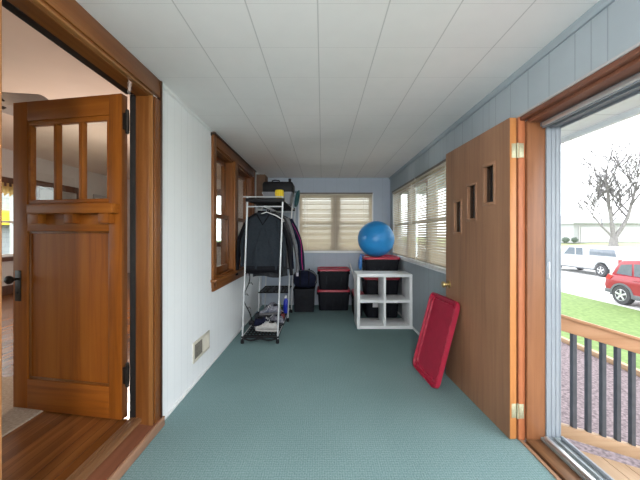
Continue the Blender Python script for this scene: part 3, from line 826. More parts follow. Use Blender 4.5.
for x in (-.355, -.215):
    pts = [(x, 5.0 - .155 * math.cos(a), .495 + .165 * math.sin(a)) for a in [R(q) for q in range(-30, 121, 15)]]
    obj('strap', MB().tube(pts, (.010), 8), M['black_cloth'], dg)
pts = [(-.285 + .20 * math.cos(a), 4.86, .52 + .14 * math.sin(a)) for a in [R(q) for q in range(-30, 211, 16)]]
obj('piping', MB().tube(pts, .006, 6), M['grey_cloth'], dg)

# ------------------------------------------------------------------ garment rack
LEAN = .037          # the light rack leans a little to the right
def lx(x, z): return x + LEAN * z
rk = thing('garment_rack', 'silver tube clothes rack with black shelves by the left wall', 'clothes rack', (-.70, 4.1, 0))
RX0, RX1 = -.905, -.507; RY = (3.435, 4.29, 4.78); ZT = 1.655
for y in RY:
    for x in (RX0, RX1):
        x2 = x + (.02 if y > 4 and x > -.6 else 0)
        obj('post', MB().tube([(lx(x2, 0.02), y, .02), (lx(x2, ZT), y, ZT)], .0095, 10), M['chrome'], rk)
        obj('foot', MB().lathe([(.018, 0), (.020, .012), (.017, .045), (.012, .05)], (lx(x2, .02), y, 0), 'z', 12), M['black_plastic'], rk)
def shelf(z, y0, y1, x0=RX0, x1=RX1, name='shelf', n=9):
    s = MB()
    s.box(lx(x0, z) - .014, lx(x1, z) + .014, y0 - .012, y0 + .012, z - .014, z + .006, .003).box(lx(x0, z) - .014, lx(x1, z) + .014, y1 - .012, y1 + .012, z - .014, z + .006, .003)
    for k in range(n):
        x = lx(x0 + (x1 - x0) * k / (n - 1), z); s.box(x - .008, x + .008, y0, y1, z - .008, z + .002, .001)
    k = y0 + .06
    while k < y1 - .03:
        s.box(lx(x0, z), lx(x1, z), k - .006, k + .006, z - .010, z, .001); k += .075
    return obj(name, s, M['black_plastic'], rk)
shelf(.075, RY[0], RY[2], name='bottom_shelf', n=11)
shelf(.415, RY[1], RY[2], name='small_shelf', n=9)
s = shelf(1.615, RY[0], RY[2], name='top_shelf', n=13)
for y in (RY[0], RY[2]): obj('top_bracket', MB().box(lx(RX0, 1.63) - .02, lx(RX1, 1.63) + .02, y - .016, y + .016, 1.598, 1.64, .004), M['black_plastic'], rk)
for x in (RX0, RX1):
    obj('top_side_tube', MB().tube([(lx(x, 1.62), RY[0], 1.62), (lx(x, 1.62), RY[2] + .02, 1.62)], .009, 10), M['chrome'], rk)
obj('front_tube', MB().tube([(lx(RX0, 1.655) - .05, RY[0], 1.655), (lx(RX1, 1.655), RY[0], 1.655)], .007, 8), M['chrome'], rk)
RAILX, RAILZ = lx((RX0 + RX1) / 2, 1.53), 1.545
obj('hanging_rail', MB().tube([(RAILX, RY[0] - .01, RAILZ), (RAILX, RY[1] + .01, RAILZ)], .011, 12), M['chrome'], rk)
for y in (RY[0], RY[1]):
    obj('cross_bar', MB().tube([(lx(RX0, RAILZ), y, RAILZ), (lx(RX1, RAILZ), y, RAILZ)], .008, 8), M['chrome'], rk)
fb = MB(); pts = [(lx(RX0 + (RX1 - RX0) * k / 12, .04), RY[0] - .006, .045 + .010 * math.cos(k / 12 * 2 * PI * 2)) for k in range(13)]
fb.tube(pts, .010, 8); obj('front_base_bar', fb, M['black_plastic'], rk)
for x in (RX0, RX1):
    obj('base_side_tube', MB().tube([(lx(x, .07), RY[0], .072), (lx(x, .07), RY[2], .072)], .008, 8), M['chrome'], rk)

def hanger(y, label, mat, dz=0):
    t = thing('clothes_hanger', label, 'hanger', (RAILX, y, RAILZ - .15), group='hangers on the rack rail')
    top = RAILZ + .0155
    pts = []
    for q in range(200, -61, -20):
        a = R(q); pts.append((RAILX + .0165 * math.cos(a), y, RAILZ + .0005 + .0165 * math.sin(a)))
    pts += [(RAILX, y, RAILZ - .035), (RAILX, y, RAILZ - .055)]
    obj('hook', MB().tube(pts, .0025, 6), M['chrome'], t)
    z0 = RAILZ - .055
    pts = [(RAILX, y, z0), (RAILX - .10, y, z0 - .035), (RAILX - .185, y, z0 - .085), (RAILX - .19, y, z0 - .10), (RAILX - .17, y, z0 - .105), (RAILX + .17, y, z0 - .105), (RAILX + .19, y, z0 - .10), (RAILX + .185, y, z0 - .085), (RAILX + .10, y, z0 - .035)]
    obj('hanger_arm', MB().tube(pts, .006, 8, closed=True), mat, t)
    return z0
GC = 'clothes hanging on the rack'
def garment(name, label, cat, y, mat, length=.66, sl=.60, wid=.20, dep=.038, spread=.06, sleeve_r=.05, collar='round', hem=None, seed=0, stripe=None, cuff=None, mz=0, xo=0, seam=False):
    zt = RAILZ - .040 - mz; cx = RAILX + xo
    t = thing(name, label, cat, (cx, y, zt - length), group=GC)
    rnd = random.Random(seed); ph = [rnd.random() * 6 for _ in range(6)]
    prof = [(0, .062), (.012, .085), (.03, .125), (.055, .165), (.085, wid * .97), (.12, wid * 1.0)]
    n = 16
    for k in range(1, n + 1): prof.append((.12 + (length - .12) * k / n, wid * (1.0 - .05 * math.sin(k / n * PI) + .06 * k / n)))
    rings = []
    for d, hw in prof:
        f = min(1, d / .12); g = min(1, max(0, (d - .1) / (length - .1)))
        dd = dep * (.55 + .45 * f)
        ring = []
        for j in range(48):
            a = 2 * PI * j / 48; c, s = math.cos(a), math.sin(a)
            px = hw * (abs(c) ** .8) * (1 if c >= 0 else -1)
            fold = g * (.013 * math.sin(px * 55 + ph[0] + d * 4) + .008 * math.sin(px * 27 - d * 9 + ph[1])) + .004 * math.sin(px * 80 + d * 30 + ph[2]) * f
            py = dd * (abs(s) ** .7) * (1 if s >= 0 else -1) + fold * (1 if s < 0 else -.4) * abs(s)
            pz = zt - d + (.012 * math.sin(px * 18 + ph[3]) * g if g > .9 else 0)
            if d < .03 and s < 0: pz -= .03 * (1 - abs(c)) * (1 - d / .03)        # dropped front neckline
            ring.append((cx + px, y + py, pz))
        rings.append(ring)
    obj('bodice', MB().loft(rings, True, True), mat, t)
    for sx in (-1, 1):
        pts, rs = [], []
        for k in range(13):
            u = k / 12
            x = wid * .80 + spread * math.sin(min(1, u * 1.5) * PI / 2) + .03 * u
            z = zt - .075 - .01 * u - (sl - .06) * u
            pts.append((cx + sx * (x + .006 * math.sin(u * 9 + ph[4])), y - .004 + .006 * math.sin(u * 5 + ph[5] + sx), z))
            r_ = sleeve_r * (1.15 - .45 * u) * (1 + .05 * math.sin(u * 22 + ph[1]))
            rs.append((r_ * .95, r_ * .48) if k else (r_ * .6, r_ * .6))
        so = obj('sleeve', MB().tube(pts, rs, 16), mat, t)
        if cuff: obj('cuff', MB().tube([pts[-1], tuple(Vector(pts[-1]) + Vector((0, 0, -.045)))], [tuple(v * 1.04 for v in rs[-1]), tuple(v * .95 for v in rs[-1])], 16), cuff, so)
        if stripe:
            sp = [tuple(Vector(p) + Vector((sx * rs[i][0] * .55, -rs[i][1] * .88, 0))) for i, p in enumerate(pts)]
            obj('sleeve_stripe', MB().tube(sp[1:], .005, 6), stripe, so)
    if collar == 'round':
        pts = [(cx + .066 * math.cos(a), y + .03 * math.sin(a), zt + .002 - (.03 if math.sin(a) < 0 else 0) * abs(math.sin(a))) for a in [2 * PI * k / 20 for k in range(20)]]
        obj('collar', MB().tube(pts, .011, 8, closed=True), mat, t)
    elif collar == 'hood':
        hb = MB(); rings = []
        for k in range(9):
            u = k / 8; z = zt + .015 - .11 * u; w_ = .085 + .035 * math.sin(u * PI); d_ = .022 + .014 * math.sin(u * PI)
            rings.append([(cx + w_ * math.cos(a), y + .022 + d_ * math.sin(a), z + .01 * math.cos(3 * a)) for a in [2 * PI * j / 24 for j in range(24)]])
        obj('hood', hb.loft(rings), mat, t)
        pts = [(cx - .075, y - .02, zt - .0), (cx - .04, y - .038, zt - .06), (cx, y - .043, zt - .125), (cx + .04, y - .038, zt - .06), (cx + .075, y - .02, zt)]
        obj('neck_placket', MB().tube(pts, [(.010, .006)] * 5, 8), M['black_cloth'], t)
    if hem:
        hr = []
        for d in (length - .035, length - .03, length + .012, length + .016):
            e = .003 if d in (length - .035, length + .016) else .006
            hw = wid * 1.01 + e
            hr.append([(cx + hw * (abs(math.cos(a)) ** .8) * (1 if math.cos(a) >= 0 else -1), y + (dep + e + .005) * (abs(math.sin(a)) ** .7) * (1 if math.sin(a) >= 0 else -1), zt - d) for a in [2 * PI * j / 40 for j in range(40)]])
        obj('hem_band', MB().loft(hr), hem, t)
    if seam:
        for sx in (-1, 1):
            pts = [(cx + sx * (.02 + .13 * u), y - dep - .006 - .003 * math.sin(u * PI), zt - .16 - (length - .20) * u) for u in [k / 8 for k in range(9)]]
            obj('front_crease', MB().tube(pts, [(.006, .004)] * 9, 6), mat, t)
    return t

hanger(3.535, 'white plastic hanger inside the dark slate pullover at the rack front', M['hanger'])
garment('hooded_pullover', 'dark slate pullover hanging foremost on the rack, facing the viewer', 'pullover', 3.535, M['slate'], .635, .58, .215, .034, .05, .055, 'hood', M['black_cloth'], 1, seam=True, xo=-.035, mz=.040)
hanger(3.665, 'white hanger holding the black jacket behind the slate pullover', M['hanger'])
garment('jacket', 'black jacket with long left sleeve showing past the slate pullover', 'jacket', 3.665, M['black_cloth'], .74, .74, .215, .024, .125, .060, 'round', None, 2, xo=-.055)
hanger(3.79, 'black hanger behind the black jacket, holding the charcoal shirt', M['black_plastic'])
garment('shirt', 'charcoal shirt hanging third from the front of the rack', 'shirt', 3.79, M['char'], .80, .70, .205, .022, .07, .048, 'round', None, 3)
hanger(3.915, 'black hanger holding the grey sweatshirt with the pale cuff', M['black_plastic'])
garment('sweatshirt', 'mid grey sweatshirt with pale cuffs, its sleeve showing right of the pullover', 'sweatshirt', 3.915, M['grey_cloth'], .70, .74, .215, .022, .11, .052, 'round', None, 4, cuff=M['pale_cloth'], xo=.015)
hanger(4.04, 'white hanger holding the navy jacket with magenta piping', M['hanger'])
garment('jacket', 'navy jacket with magenta sleeve piping near the back of the rack', 'jacket', 4.04, M['navy'], .72, .72, .22, .022, .14, .056, 'round', None, 5, stripe=M['magenta'], xo=.02)
hanger(4.17, 'black hanger farthest back on the rack rail', M['black_plastic'])
garment('jacket', 'plain dark navy jacket farthest back on the rack', 'jacket', 4.17, M['navy'], .74, .74, .22, .024, .15, .058, 'round', None, 6, xo=.03)

# things on the top shelf
ZS = 1.618
bx = thing('brown_box', 'tall brown cardboard box at the left back of the rack top', 'box', (-.80, 4.45, ZS))
obj('carton', MB().box(-.945, -.815, 4.34, 4.56, ZS, 2.08, .004), speckle('brown_cardboard', (.10, .055, .035), (.14, .08, .05), 18, 0.8), bx)
obj('flap', MB().box(-.943, -.817, 4.336, 4.562, 2.081, 2.086), speckle('brown_flap', (.12, .065, .04), (.16, .09, .055), 18, 0.8), bx)
gb = thing('grey_bin', 'low grey plastic bin on the rack top under the black case', 'bin', (-.585, 4.03, ZS))
obj('bin_shell', MB().loft([rr(-.575, 4.03, .16, .16, .02, ZS), rr(-.575, 4.03, .185, .185, .025, ZS + .13), rr(-.575, 4.03, .192, .192, .025, ZS + .13), rr(-.575, 4.03, .192, .192, .025, ZS + .15), rr(-.575, 4.03, .178, .178, .02, ZS + .15), rr(-.575, 4.03, .15, .15, .02, ZS + .02)]), speckle('grey_bin_plastic', (.19, .20, .23), (.24, .25, .28), 14, 0.5), gb)
bc = thing('black_case', 'black carry case with handle lying across the grey bin', 'case', (-.575, 4.03, ZS + .15))
z = ZS + .151
obj('case_body', MB().loft([rr(-.575, 4.03, .19, .12, .03, z), rr(-.575, 4.03, .20, .13, .03, z + .03), rr(-.575, 4.03, .20, .13, .03, z + .11), rr(-.575, 4.03, .185, .115, .03, z + .14)]), M['black_plastic'], bc)
obj('handle', MB().tube([(-.66, 3.99, z + .138), (-.655, 3.99, z + .165), (-.62, 3.99, z + .172), (-.565, 3.99, z + .165), (-.56, 3.99, z + .138)], .009, 8), M['black_cloth'], bc)
obj('latch', MB().box(-.44, -.405, 3.94, 3.97, z + .137, z + .185, .006), M['black_plastic'], bc)
yc = thing('yellow_cup', 'small bright yellow ridged cup at the front corner of the rack top', 'cup', (-.503, 3.565, ZS + .0245))
b = MB(); rings = []
for q, r_ in ((0, .036), (.006, .040), (.03, .047), (.06, .050), (.09, .049), (.105, .045), (.108, .038), (.095, .034), (.02, .030)):
    rings.append([(-.503 + r_ * (1 + .05 * math.cos(9 * a)) * math.cos(a), 3.565 + r_ * (1 + .05 * math.cos(9 * a)) * math.sin(a), ZS + .0245 + q) for a in [2 * PI * j / 54 for j in range(54)]])
YEL = speckle('yellow_plastic', (.75, .52, .01), (.82, .60, .02), 25, 0.45, 0, .15)
obj('cup_wall', b.loft(rings), YEL, yc)
obj('foot_ring', MB().torus((-.503, 3.565, ZS + .0255), .034, .004), YEL, yc)
tc = MB()
rnd = random.Random(3)
for k in range(7):
    cx, cy, cz = -.328 + rnd.uniform(-.012, .012), 3.98 + rnd.uniform(-.05, .05), 1.70 + rnd.uniform(-.015, .015)
    pts = [(cx + .03 * math.cos(a) * .6, cy + .075 * math.sin(a), cz + (.085 + .01 * rnd.random()) * math.cos(a + .4)) for a in [2 * PI * j / 22 for j in range(22)]]
    tc.tube(pts, .009, 7, closed=True)
tc.tube([(-.352, 3.98, 1.775), (-.345, 3.98, 1.80), (-.325, 3.98, 1.77)], .010, 8)
o = obj('cord_bundle', tc, speckle('teal_rubber', (.012, .075, .085), (.02, .11, .12), 30, .5), loc=(-.335, 3.98, 1.61))
tag(o, 'coiled dark teal cord hanging over the right side of the rack top', 'cord')

# things on the lower shelves
def shoe(name, label, loc, rz, mat, sole, s=1.0, group='shoes on the bottom rack shelf'):
    t = thing(name, label, 'shoe', loc, rz, group)
    rings, soles = [], []
    n = 14
    L = .27 * s
    for i in range(n + 1):
        u = i / n; x = (u - .5) * L
        hw = .046 * s * (max(.02, math.sin(PI * min(1, .08 + u * .92))) ** .35) * (1 - .18 * math.cos(u * 2.2 + .9) ** 2) * (.55 if i in (0, n) else 1)
        ht = s * ((.095 - .01 * math.sin(u * 9)) if u < .45 else .095 - (.058) * min(1, (u - .45) / .40)) * (.6 if i in (0,) else 1) * (.55 if i == n else 1)
        rings.append([(x, hw * math.cos(a) * (1 - .35 * max(0, math.sin(a))), .022 * s + ht * (math.sin(a) * .5 + .5)) for a in [2 * PI * j / 18 for j in range(18)]])
        soles.append([(x * 1.02, hw * 1.08 * math.cos(a), .012 * s + .013 * s * math.sin(a)) for a in [2 * PI * j / 18 for j in range(18)]])
    obj('upper', MB().loft(rings), mat, t, False)
    obj('sole', MB().loft(soles), sole, t, False)
    lc = MB()
    for k in range(4):
        x = L * (.02 + .07 * k); z = s * (.118 - .016 * k)
        lc.tube([(x, -.026 * s, z - .012), (x, 0, z + .004), (x, .026 * s, z - .012)], .003, 6)
    obj('laces', lc, M['white_trim'], t, False)
    op = MB().torus((-.065 * s, 0, .112 * s), .028 * s, .006 * s)
    obj('ankle_opening', op, M['black_cloth'], t, False)
ZB = .0785
shoe('sneaker', 'white canvas sneaker at the front of the bottom rack shelf', (-.665, 3.62, ZB), R(176), M['white_cloth'], M['white_cloth'], .98)
shoe('sneaker', 'dark navy sneaker behind the white one on the rack', (-.70, 3.77, ZB), R(10), M['navy'], M['grey_cloth'], 1.05)
shoe('sneaker', 'blue-grey mesh sneaker lying in the middle of the shoe shelf', (-.62, 3.92, ZB), R(150), M['print'], M['char'], 1.05)
shoe('sneaker', 'charcoal sneaker toward the wall on the shoe shelf', (-.76, 4.05, ZB), R(20), M['char'], M['grey_cloth'], 1.05)
shoe('sneaker', 'red and black sneaker at the right edge of the shoe shelf', (-.55, 4.10, ZB), R(95), speckle('dull_red_mesh', (.25, .03, .03), (.12, .02, .02), 30, .8), M['black_plastic'], 1.0)
shoe('sneaker', 'blue-grey sneaker with grey sole piled on top of the other shoes', (-.66, 3.865, ZB + .135), R(200), M['print'], M['grey_cloth'], 1.0)
# striped cloth heap near the back
hp = MB(); rings = []
for i in range(8):
    u = i / 7; r_ = .13 * math.cos(u * 1.45) + .005
    rings.append([(-.72 + r_ * (1 + .16 * math.sin(4 * a + i)) * math.cos(a), 4.40 + r_ * 1.1 * (1 + .12 * math.sin(5 * a - i)) * math.sin(a), ZB + .17 * u ** .8) for a in [2 * PI * j / 30 for j in range(30)]])
hp.loft(rings)
o = obj('cloth_heap', hp, M['print'], loc=(-.72, 4.40, ZB))
tag(o, 'crumpled blue-grey printed cloth at the back of the shoe shelf', 'cloth')
bt = thing('water_bottle', 'bright blue bottle standing at the right of the shoe shelf', 'bottle', (-.535, 4.46, ZB))
BLU = speckle('cobalt_plastic', (.015, .03, .45), (.02, .05, .55), 10, .3)
obj('bottle_body', MB().lathe([(.030, 0), (.036, .008), (.036, .15), (.028, .185), (.018, .20), (.018, .215)], (-.535, 4.46, ZB), 'z', 20), BLU, bt)
obj('cap', MB().lathe([(.021, .215), (.021, .245), (.012, .255)], (-.535, 4.46, ZB), 'z', 16), M['white_trim'], bt)
o = obj('yellow_strap', MB().tube([(-.60, 4.25, .395), (-.598, 4.245, .33), (-.585, 4.24, .25), (-.575, 4.24, .19)], [(.009, .003)] * 4, 8), speckle('yellow_green_webbing', (.45, .48, .05), (.55, .56, .1), 50, .8), loc=(-.60, 4.25, .39))
tag(o, 'short yellow-green strap hanging below the small black rack shelf', 'strap')
# black cable on wall side
cb = MB(); pts = []
for k in range(25):
    u = k / 24; pts.append((-.875 + .025 * math.sin(u * 9) - .045 * math.sin(u * 3), 3.62 + .10 * u + .02 * math.sin(u * 7), .80 - .64 * u))
cb.tube(pts, .006, 8)
for u in (6, 11, 17):
    p_ = pts[u]; cb.tube([p_, (p_[0] + .035, p_[1] - .01, p_[2] + .008), (p_[0] + .05, p_[1] - .01, p_[2] - .015)], .005, 6)
cb.box(pts[-1][0] - .03, pts[-1][0] + .03, pts[-1][1] - .025, pts[-1][1] + .02, .125, .17, .006)
o = obj('power_cable', cb, M['black_plastic'], loc=pts[0])
tag(o, 'dangling black power cable on the wall side of the clothes rack', 'cable')

# ------------------------------------------------------------------ house interior seen through the doorway and windows
IX = -6.0; IY0, IY1 = -1.2, 9.0
w = MB().box(IX, XLI, IY0, IY1, RF - .12, RF)
struct('floor_house', w, M['floor_wood'], 'polished reddish floorboards of the room beyond the open panelled door', 'floor')
struct('ceiling_house', MB().box(IX - .2, XLI, IY0, IY1 + .1, RC, RC + .1), M['room_ceil'], 'cream ceiling of the room beyond the open panelled door', 'ceiling')
struct('wall_house_end', MB().box(IX - .2, -3.75, IY1, IY1 + .1, 0, RC).box(-2.9, XLI, IY1, IY1 + .1, 0, RC).box(-3.75, -2.9, IY1, IY1 + .1, 0, .95).box(-3.75, -2.9, IY1, IY1 + .1, 2.42, RC), M['room_wall'], 'grey end wall of the room beyond the doorway', 'wall')
struct('wall_house_near', MB().box(IX - .2, XLI, IY0 - .1, IY0, 0, RC), M['room_wall'], 'grey near wall of the room beyond the doorway', 'wall')
w = MB()
holes = [(-.6, 1.6, .75, 2.15), (2.4, 4.2, .75, 2.15), (4.75, 6.0, .80, 2.14), (6.42, 7.42, RF, 2.22), (8.0, 8.42, 1.2, 2.2)]
y = IY0
for (a, b_, z0, z1) in holes:
    w.box(IX - .15, IX, y, a, 0, RC); w.box(IX - .15, IX, a, b_, z1, RC)
    if z0 > RF + .01: w.box(IX - .15, IX, a, b_, 0, z0)
    y = b_
w.box(IX - .15, IX, y, IY1, 0, RC)
struct('wall_house_far', w, M['room_wall'], 'pale grey far wall with brown-trimmed openings in the house room', 'wall')
for i, (a, b_, z0, z1) in enumerate(holes[:3] + holes[4:]):
    t = thing('window_%d' % (4 + i), ['brown-trimmed house window nearest the doorway side', 'brown-trimmed middle window of the house room', 'brown-trimmed house window with gold lace seen past the open door edge', 'small slatted house window seen through the door panes'][i], 'window', (IX, (a + b_) / 2, z0), kind='structure')
    c = MB(); mt = M['room_walnut'] if i < 3 else M['fan_grey']
    cw = .14 if i < 3 else .05
    c.box(IX, IX + .03, a - cw, b_ + cw, z1, z1 + cw + .03).box(IX, IX + .05, a - cw, b_ + cw, z0 - .08, z0).box(IX, IX + .03, a - cw, a, z0, z1).box(IX, IX + .03, b_, b_ + cw, z0, z1)
    obj('casing', c, mt, t)
    c = MB().box(IX - .08, IX - .04, a, a + .05, z0, z1).box(IX - .08, IX - .04, b_ - .05, b_, z0, z1).box(IX - .08, IX - .04, a, b_, z0, z0 + .05).box(IX - .08, IX - .04, a, b_, z1 - .05, z1).box(IX - .08, IX - .04, a, b_, (z0 + z1) / 2 - .02, (z0 + z1) / 2 + .02)
    if i == 3:
        for k in range(12): c.box(IX - .03, IX - .015, a + .01, b_ - .01, z0 + .04 + k * .08, z0 + .075 + k * .08)
    obj('sash', c, M['white_trim'], t)
    obj('pane', MB().box(IX - .062, IX - .058, a + .04, b_ - .04, z0 + .04, z1 - .04), M['glass'], t)
t = thing('window_8', 'brown-trimmed window in the end wall of the house room, seen through the left sash', 'window', (-3.325, IY1, .95), kind='structure')
obj('casing', MB().box(-3.87, -2.78, IY1 - .03, IY1, 2.42, 2.56).box(-3.87, -2.78, IY1 - .05, IY1, .86, .95).box(-3.87, -3.75, IY1 - .03, IY1, .95, 2.42).box(-2.9, -2.78, IY1 - .03, IY1, .95, 2.42), M['room_walnut'], t)
obj('sash', MB().box(-3.75, -3.70, IY1 + .02, IY1 + .06, .95, 2.42).box(-2.95, -2.9, IY1 + .02, IY1 + .06, .95, 2.42).box(-3.70, -2.95, IY1 + .02, IY1 + .06, 2.37, 2.42).box(-3.70, -2.95, IY1 + .02, IY1 + .06, .95, 1.0).box(-3.70, -2.95, IY1 + .02, IY1 + .06, 1.70, 1.75), M['room_walnut'], t)
obj('pane', MB().box(-3.71, -2.94, IY1 + .038, IY1 + .042, .99, 2.38), M['glass'], t)
o = thing('trim_5', 'dark brown cased opening in the far wall seen through the door panes', 'door frame', (IX, 6.92, RF), kind='structure')
obj('casing', MB().box(IX, IX + .035, 6.28, 6.42, RF, 2.36).box(IX, IX + .035, 7.42, 7.56, RF, 2.36).box(IX, IX + .035, 6.42, 7.42, 2.22, 2.36), M['room_walnut'], o)
# small room behind the cased opening
w = MB().box(IX - .50, IX - .45, 6.32, 7.55, 0, 2.4).box(IX - .45, IX - .15, 7.50, 7.55, 0, 2.4).box(IX - .45, IX - .15, 6.32, 6.37, 0, 2.4).box(IX - .45, IX - .15, 6.37, 7.50, 2.35, 2.4).box(IX - .45, IX - .001, 6.42, 7.42, 0, RF)
struct('wall_back_room', w, M['room_wall'], 'pale shallow recess beyond the dark brown cased opening', 'wall')
o = obj('baseboard_house', MB().box(IX, IX + .02, IY0, 6.28, RF, RF + .17, .004), M['room_walnut'])
tag(o, 'brown baseboard along the far wall of the house room', 'baseboard', kind='structure')
va = MB(); ring0 = []
b = bmesh.new(); nn = 60; rows = []
for k in range(nn + 1):
    yy = 4.78 + 1.2 * k / nn; dx = .03 + .018 * math.sin(k * 1.3)
    rows.append([b.verts.new((IX + dx, yy, z_)) for z_ in (2.20, 2.10, 1.98 + .03 * math.sin(k * 1.3))])
for A, B in zip(rows, rows[1:]):
    for j in range(2): b.faces.new((A[j], A[j + 1], B[j + 1], B[j]))
va._merge(b)
o = obj('lace_valance', va, M['lace'], loc=(IX, 5.38, 2.2))
tag(o, 'gold lace valance across the top of the house window past the door', 'curtain')
o = obj('beige_rug', MB().box(-4.3, -1.80, .4, 2.42, RF, RF + .014, .005), M['rug'], loc=(-3.05, 1.4, RF))
tag(o, 'beige carpet rug on the floorboards behind the open panelled door', 'rug')
# ceiling fan with lamp
fn = thing('ceiling_fan', 'grey-bladed ceiling fan in the house room, one blade showing above the door', 'ceiling fan', (-2.98, 2.60, 2.30))
obj('down_rod', MB().tube([(-2.98, 2.60, 2.46), (-2.98, 2.60, RC)], .014, 10), M['iron'], fn)
obj('motor_housing', MB().lathe([(.04, 2.50), (.10, 2.47), (.12, 2.42), (.12, 2.36), (.08, 2.33)], (-2.98, 2.60, 0), 'z', 24), M['iron'], fn)
for k in range(5):
    a = R(8 + 72 * k)
    mt = Matrix.Translation((-2.98, 2.60, 2.405)) @ Matrix.Rotation(a, 4, 'Z') @ Matrix.Rotation(R(-17), 4, 'X')
    bo = obj('blade', MB().loft([[mt @ Vector(p) for p in rr(.37, 0, .21, hw, .05, q)] for q, hw in ((-.004, .078), (.004, .078))]), M['fan_grey'], fn)
    obj('blade_iron', MB().box(.10, .22, -.02, .02, -.012, -.0045, .002, mat=mt), M['iron'], bo)
gl = bpy.data.materials.new('warm_lamp_glass'); gl.use_nodes = True
e = gl.node_tree.nodes['Principled BSDF']; e.inputs['Base Color'].default_value = (.9, .8, .65, 1)
e.inputs['Emission Color'].default_value = (1, .72, .45, 1); e.inputs['Emission Strength'].default_value = 3
obj('lamp_bowl', MB().lathe([(.075, 2.33), (.10, 2.30), (.095, 2.26), (.06, 2.225), (.01, 2.215)], (-2.98, 2.60, 0), 'z', 24), gl, fn)
hl = thing('added_pendant', 'added warm pendant brightening the house room, hidden behind the open panelled door', 'lamp', (-3.0, 4.5, 1.75), kind='structure')  # unseen lamp, added to lift the brightness of the house room
obj('cord', MB().tube([(-3.0, 4.5, 1.90), (-3.0, 4.5, RC)], .006, 8), M['iron'], hl)
obj('globe', MB().sphere((-3.0, 4.5, 1.83), .08, 24, 14), gl, hl)
pt = bpy.data.lights.new('pendant_fill_light', 'POINT'); pt.energy = 38; pt.color = (1, .86, .75); pt.shadow_soft_size = .12
po = bpy.data.objects.new('pendant_fill_light', pt); COL.objects.link(po); po.location = (-3.0, 4.5, 1.58)

# ------------------------------------------------------------------ outside: ramp, railing, yard, street
GZ = -1.30
def ground(name, poly_x, mat, label, y0=-40, y1=140):
    b = MB(); bm2 = bmesh.new(); rows = []
    for (x, z) in poly_x: rows.append((bm2.verts.new((x, y0, z)), bm2.verts.new((x, y1, z))))
    for A, B in zip(rows, rows[1:]): bm2.faces.new((A[0], B[0], B[1], A[1]))
    b._merge(bm2)
    o = obj(name, b, mat, smooth=False); tag(o, label, name.split('_')[-1], kind='structure'); return o
mulch = speckle('purple_grey_mulch', (.045, .032, .036), (.19, .145, .155), 24, 0.95, 0, 1.0, detail=8)
grass = speckle('lawn_grass', (.075, .125, .03), (.135, .20, .06), 9, 0.95, 0, .6, detail=10)
grass2 = speckle('dry_verge_grass', (.26, .29, .14), (.34, .37, .2), 6, 0.95, 0, .4, detail=8)
conc = speckle('pale_concrete', (.38, .38, .38), (.42, .42, .42), 2, 0.85)
ground('mulch_bed', [(XRO, GZ), (5.68, GZ)], mulch, 'purple-grey mulch bed beside the deck railing', -6, 40)
ground('lawn', [(5.68, GZ), (10.5, GZ)], grass, 'bright green front lawn between mulch and street')
ground('street', [(10.5, GZ), (19.5, GZ), (26, GZ + .05)], conc, 'pale street where the pickup and red car are parked')
ground('verge', [(26, GZ + .05), (31, -.6), (40, -.05), (300, 0)], grass2, 'pale grassy verge below the garages across the street')
b = MB().box(-40, XRO, YB + .2, 120, GZ - .1, GZ)
struct('yard_ground', b, grass, 'lawn behind the porch', 'ground')
struct('yard_ground_near', MB().box(-40, XRO, -60, YN - .2, GZ - .1, GZ), conc, 'unseen ground on the viewer side, made pale to bounce light into the porch', 'ground')  # unseen ground, chosen pale to bounce light up onto the porch ceiling
struct('yard_ground_far', MB().box(-60, IX - .3, -60, 60, GZ - .1, GZ), grass, 'lawn beyond the house room', 'ground')
edg = MB(); edg.box(5.62, 5.72, -6, 40, GZ, GZ + .10, .01)
PALE_WOOD = wood('pale_timber', (.22, .135, .075), (.31, .20, .12), (.38, .265, .17), 'x', 0.6)
PALE_WOOD_Y = wood('pale_timber_along', (.22, .135, .075), (.31, .20, .12), (.38, .265, .17), 'y', 0.6)
o = obj('timber_edging', edg, PALE_WOOD_Y, loc=(5.67, 10, GZ)); tag(o, 'long timber edging between the mulch bed and the lawn', 'edging')

SLP = -.30
def rz_(x, z0): return z0 - .018 + SLP * (x - 1.49)
rp = thing('entry_ramp', 'pale wooden ramp of planks leading down from the sliding opening', 'ramp', (1.45, 1.3, GZ))
k = 0; x = 1.43
while x < 5.3:
    if k < 40:
        z0, z1 = rz_(x, -.045), rz_(x + .134, -.045)
        obj('plank', MB().prism([(x, z0 - .035), (x, z0), (x + .134, z1), (x + .134, z1 - .035)], .15, 1.86, 'y'), PALE_WOOD_Y, rp)
    x += .14; k += 1
for yy in (.2, 1.0, 1.84):
    obj('joist', MB().prism([(1.43, rz_(1.43, -.081)), (5.3, rz_(5.3, -.081)), (5.3, rz_(5.3, -.12)), (1.43, rz_(1.43, -.22))], yy - .02, yy + .02, 'y'), PALE_WOOD, rp)
for xx in (1.5, 3.0):
    for yy in (.26, 1.78):
        obj('post', MB().box(xx, xx + .09, yy - .045, yy + .045, GZ, rz_(xx + .09, -.22) + .06, .004), PALE_WOOD, rp)
ra = thing('deck_railing', 'pale wood railing with dark square balusters outside the sliding opening', 'railing', (1.45, 1.92, GZ))
def slope_bar(name, zt, h, x0, x1, y0, y1, m):
    obj(name, MB().prism([(x0, rz_(x0, zt - h)), (x0, rz_(x0, zt)), (x1, rz_(x1, zt)), (x1, rz_(x1, zt - h))], y0, y1, 'y', .004), m, ra)
RAILW = wood('orange_timber_rail', (.22, .10, .045), (.31, .155, .075), (.38, .21, .115), 'x', 0.6)
slope_bar('top_rail', .735, .085, 1.44, 3.3, 1.90, 1.94, RAILW)
slope_bar('cap_rail', .752, .018, 1.44, 3.3, 1.88, 1.965, RAILW)
slope_bar('bottom_rail', .062, .075, 1.44, 3.3, 1.90, 1.94, PALE_WOOD)
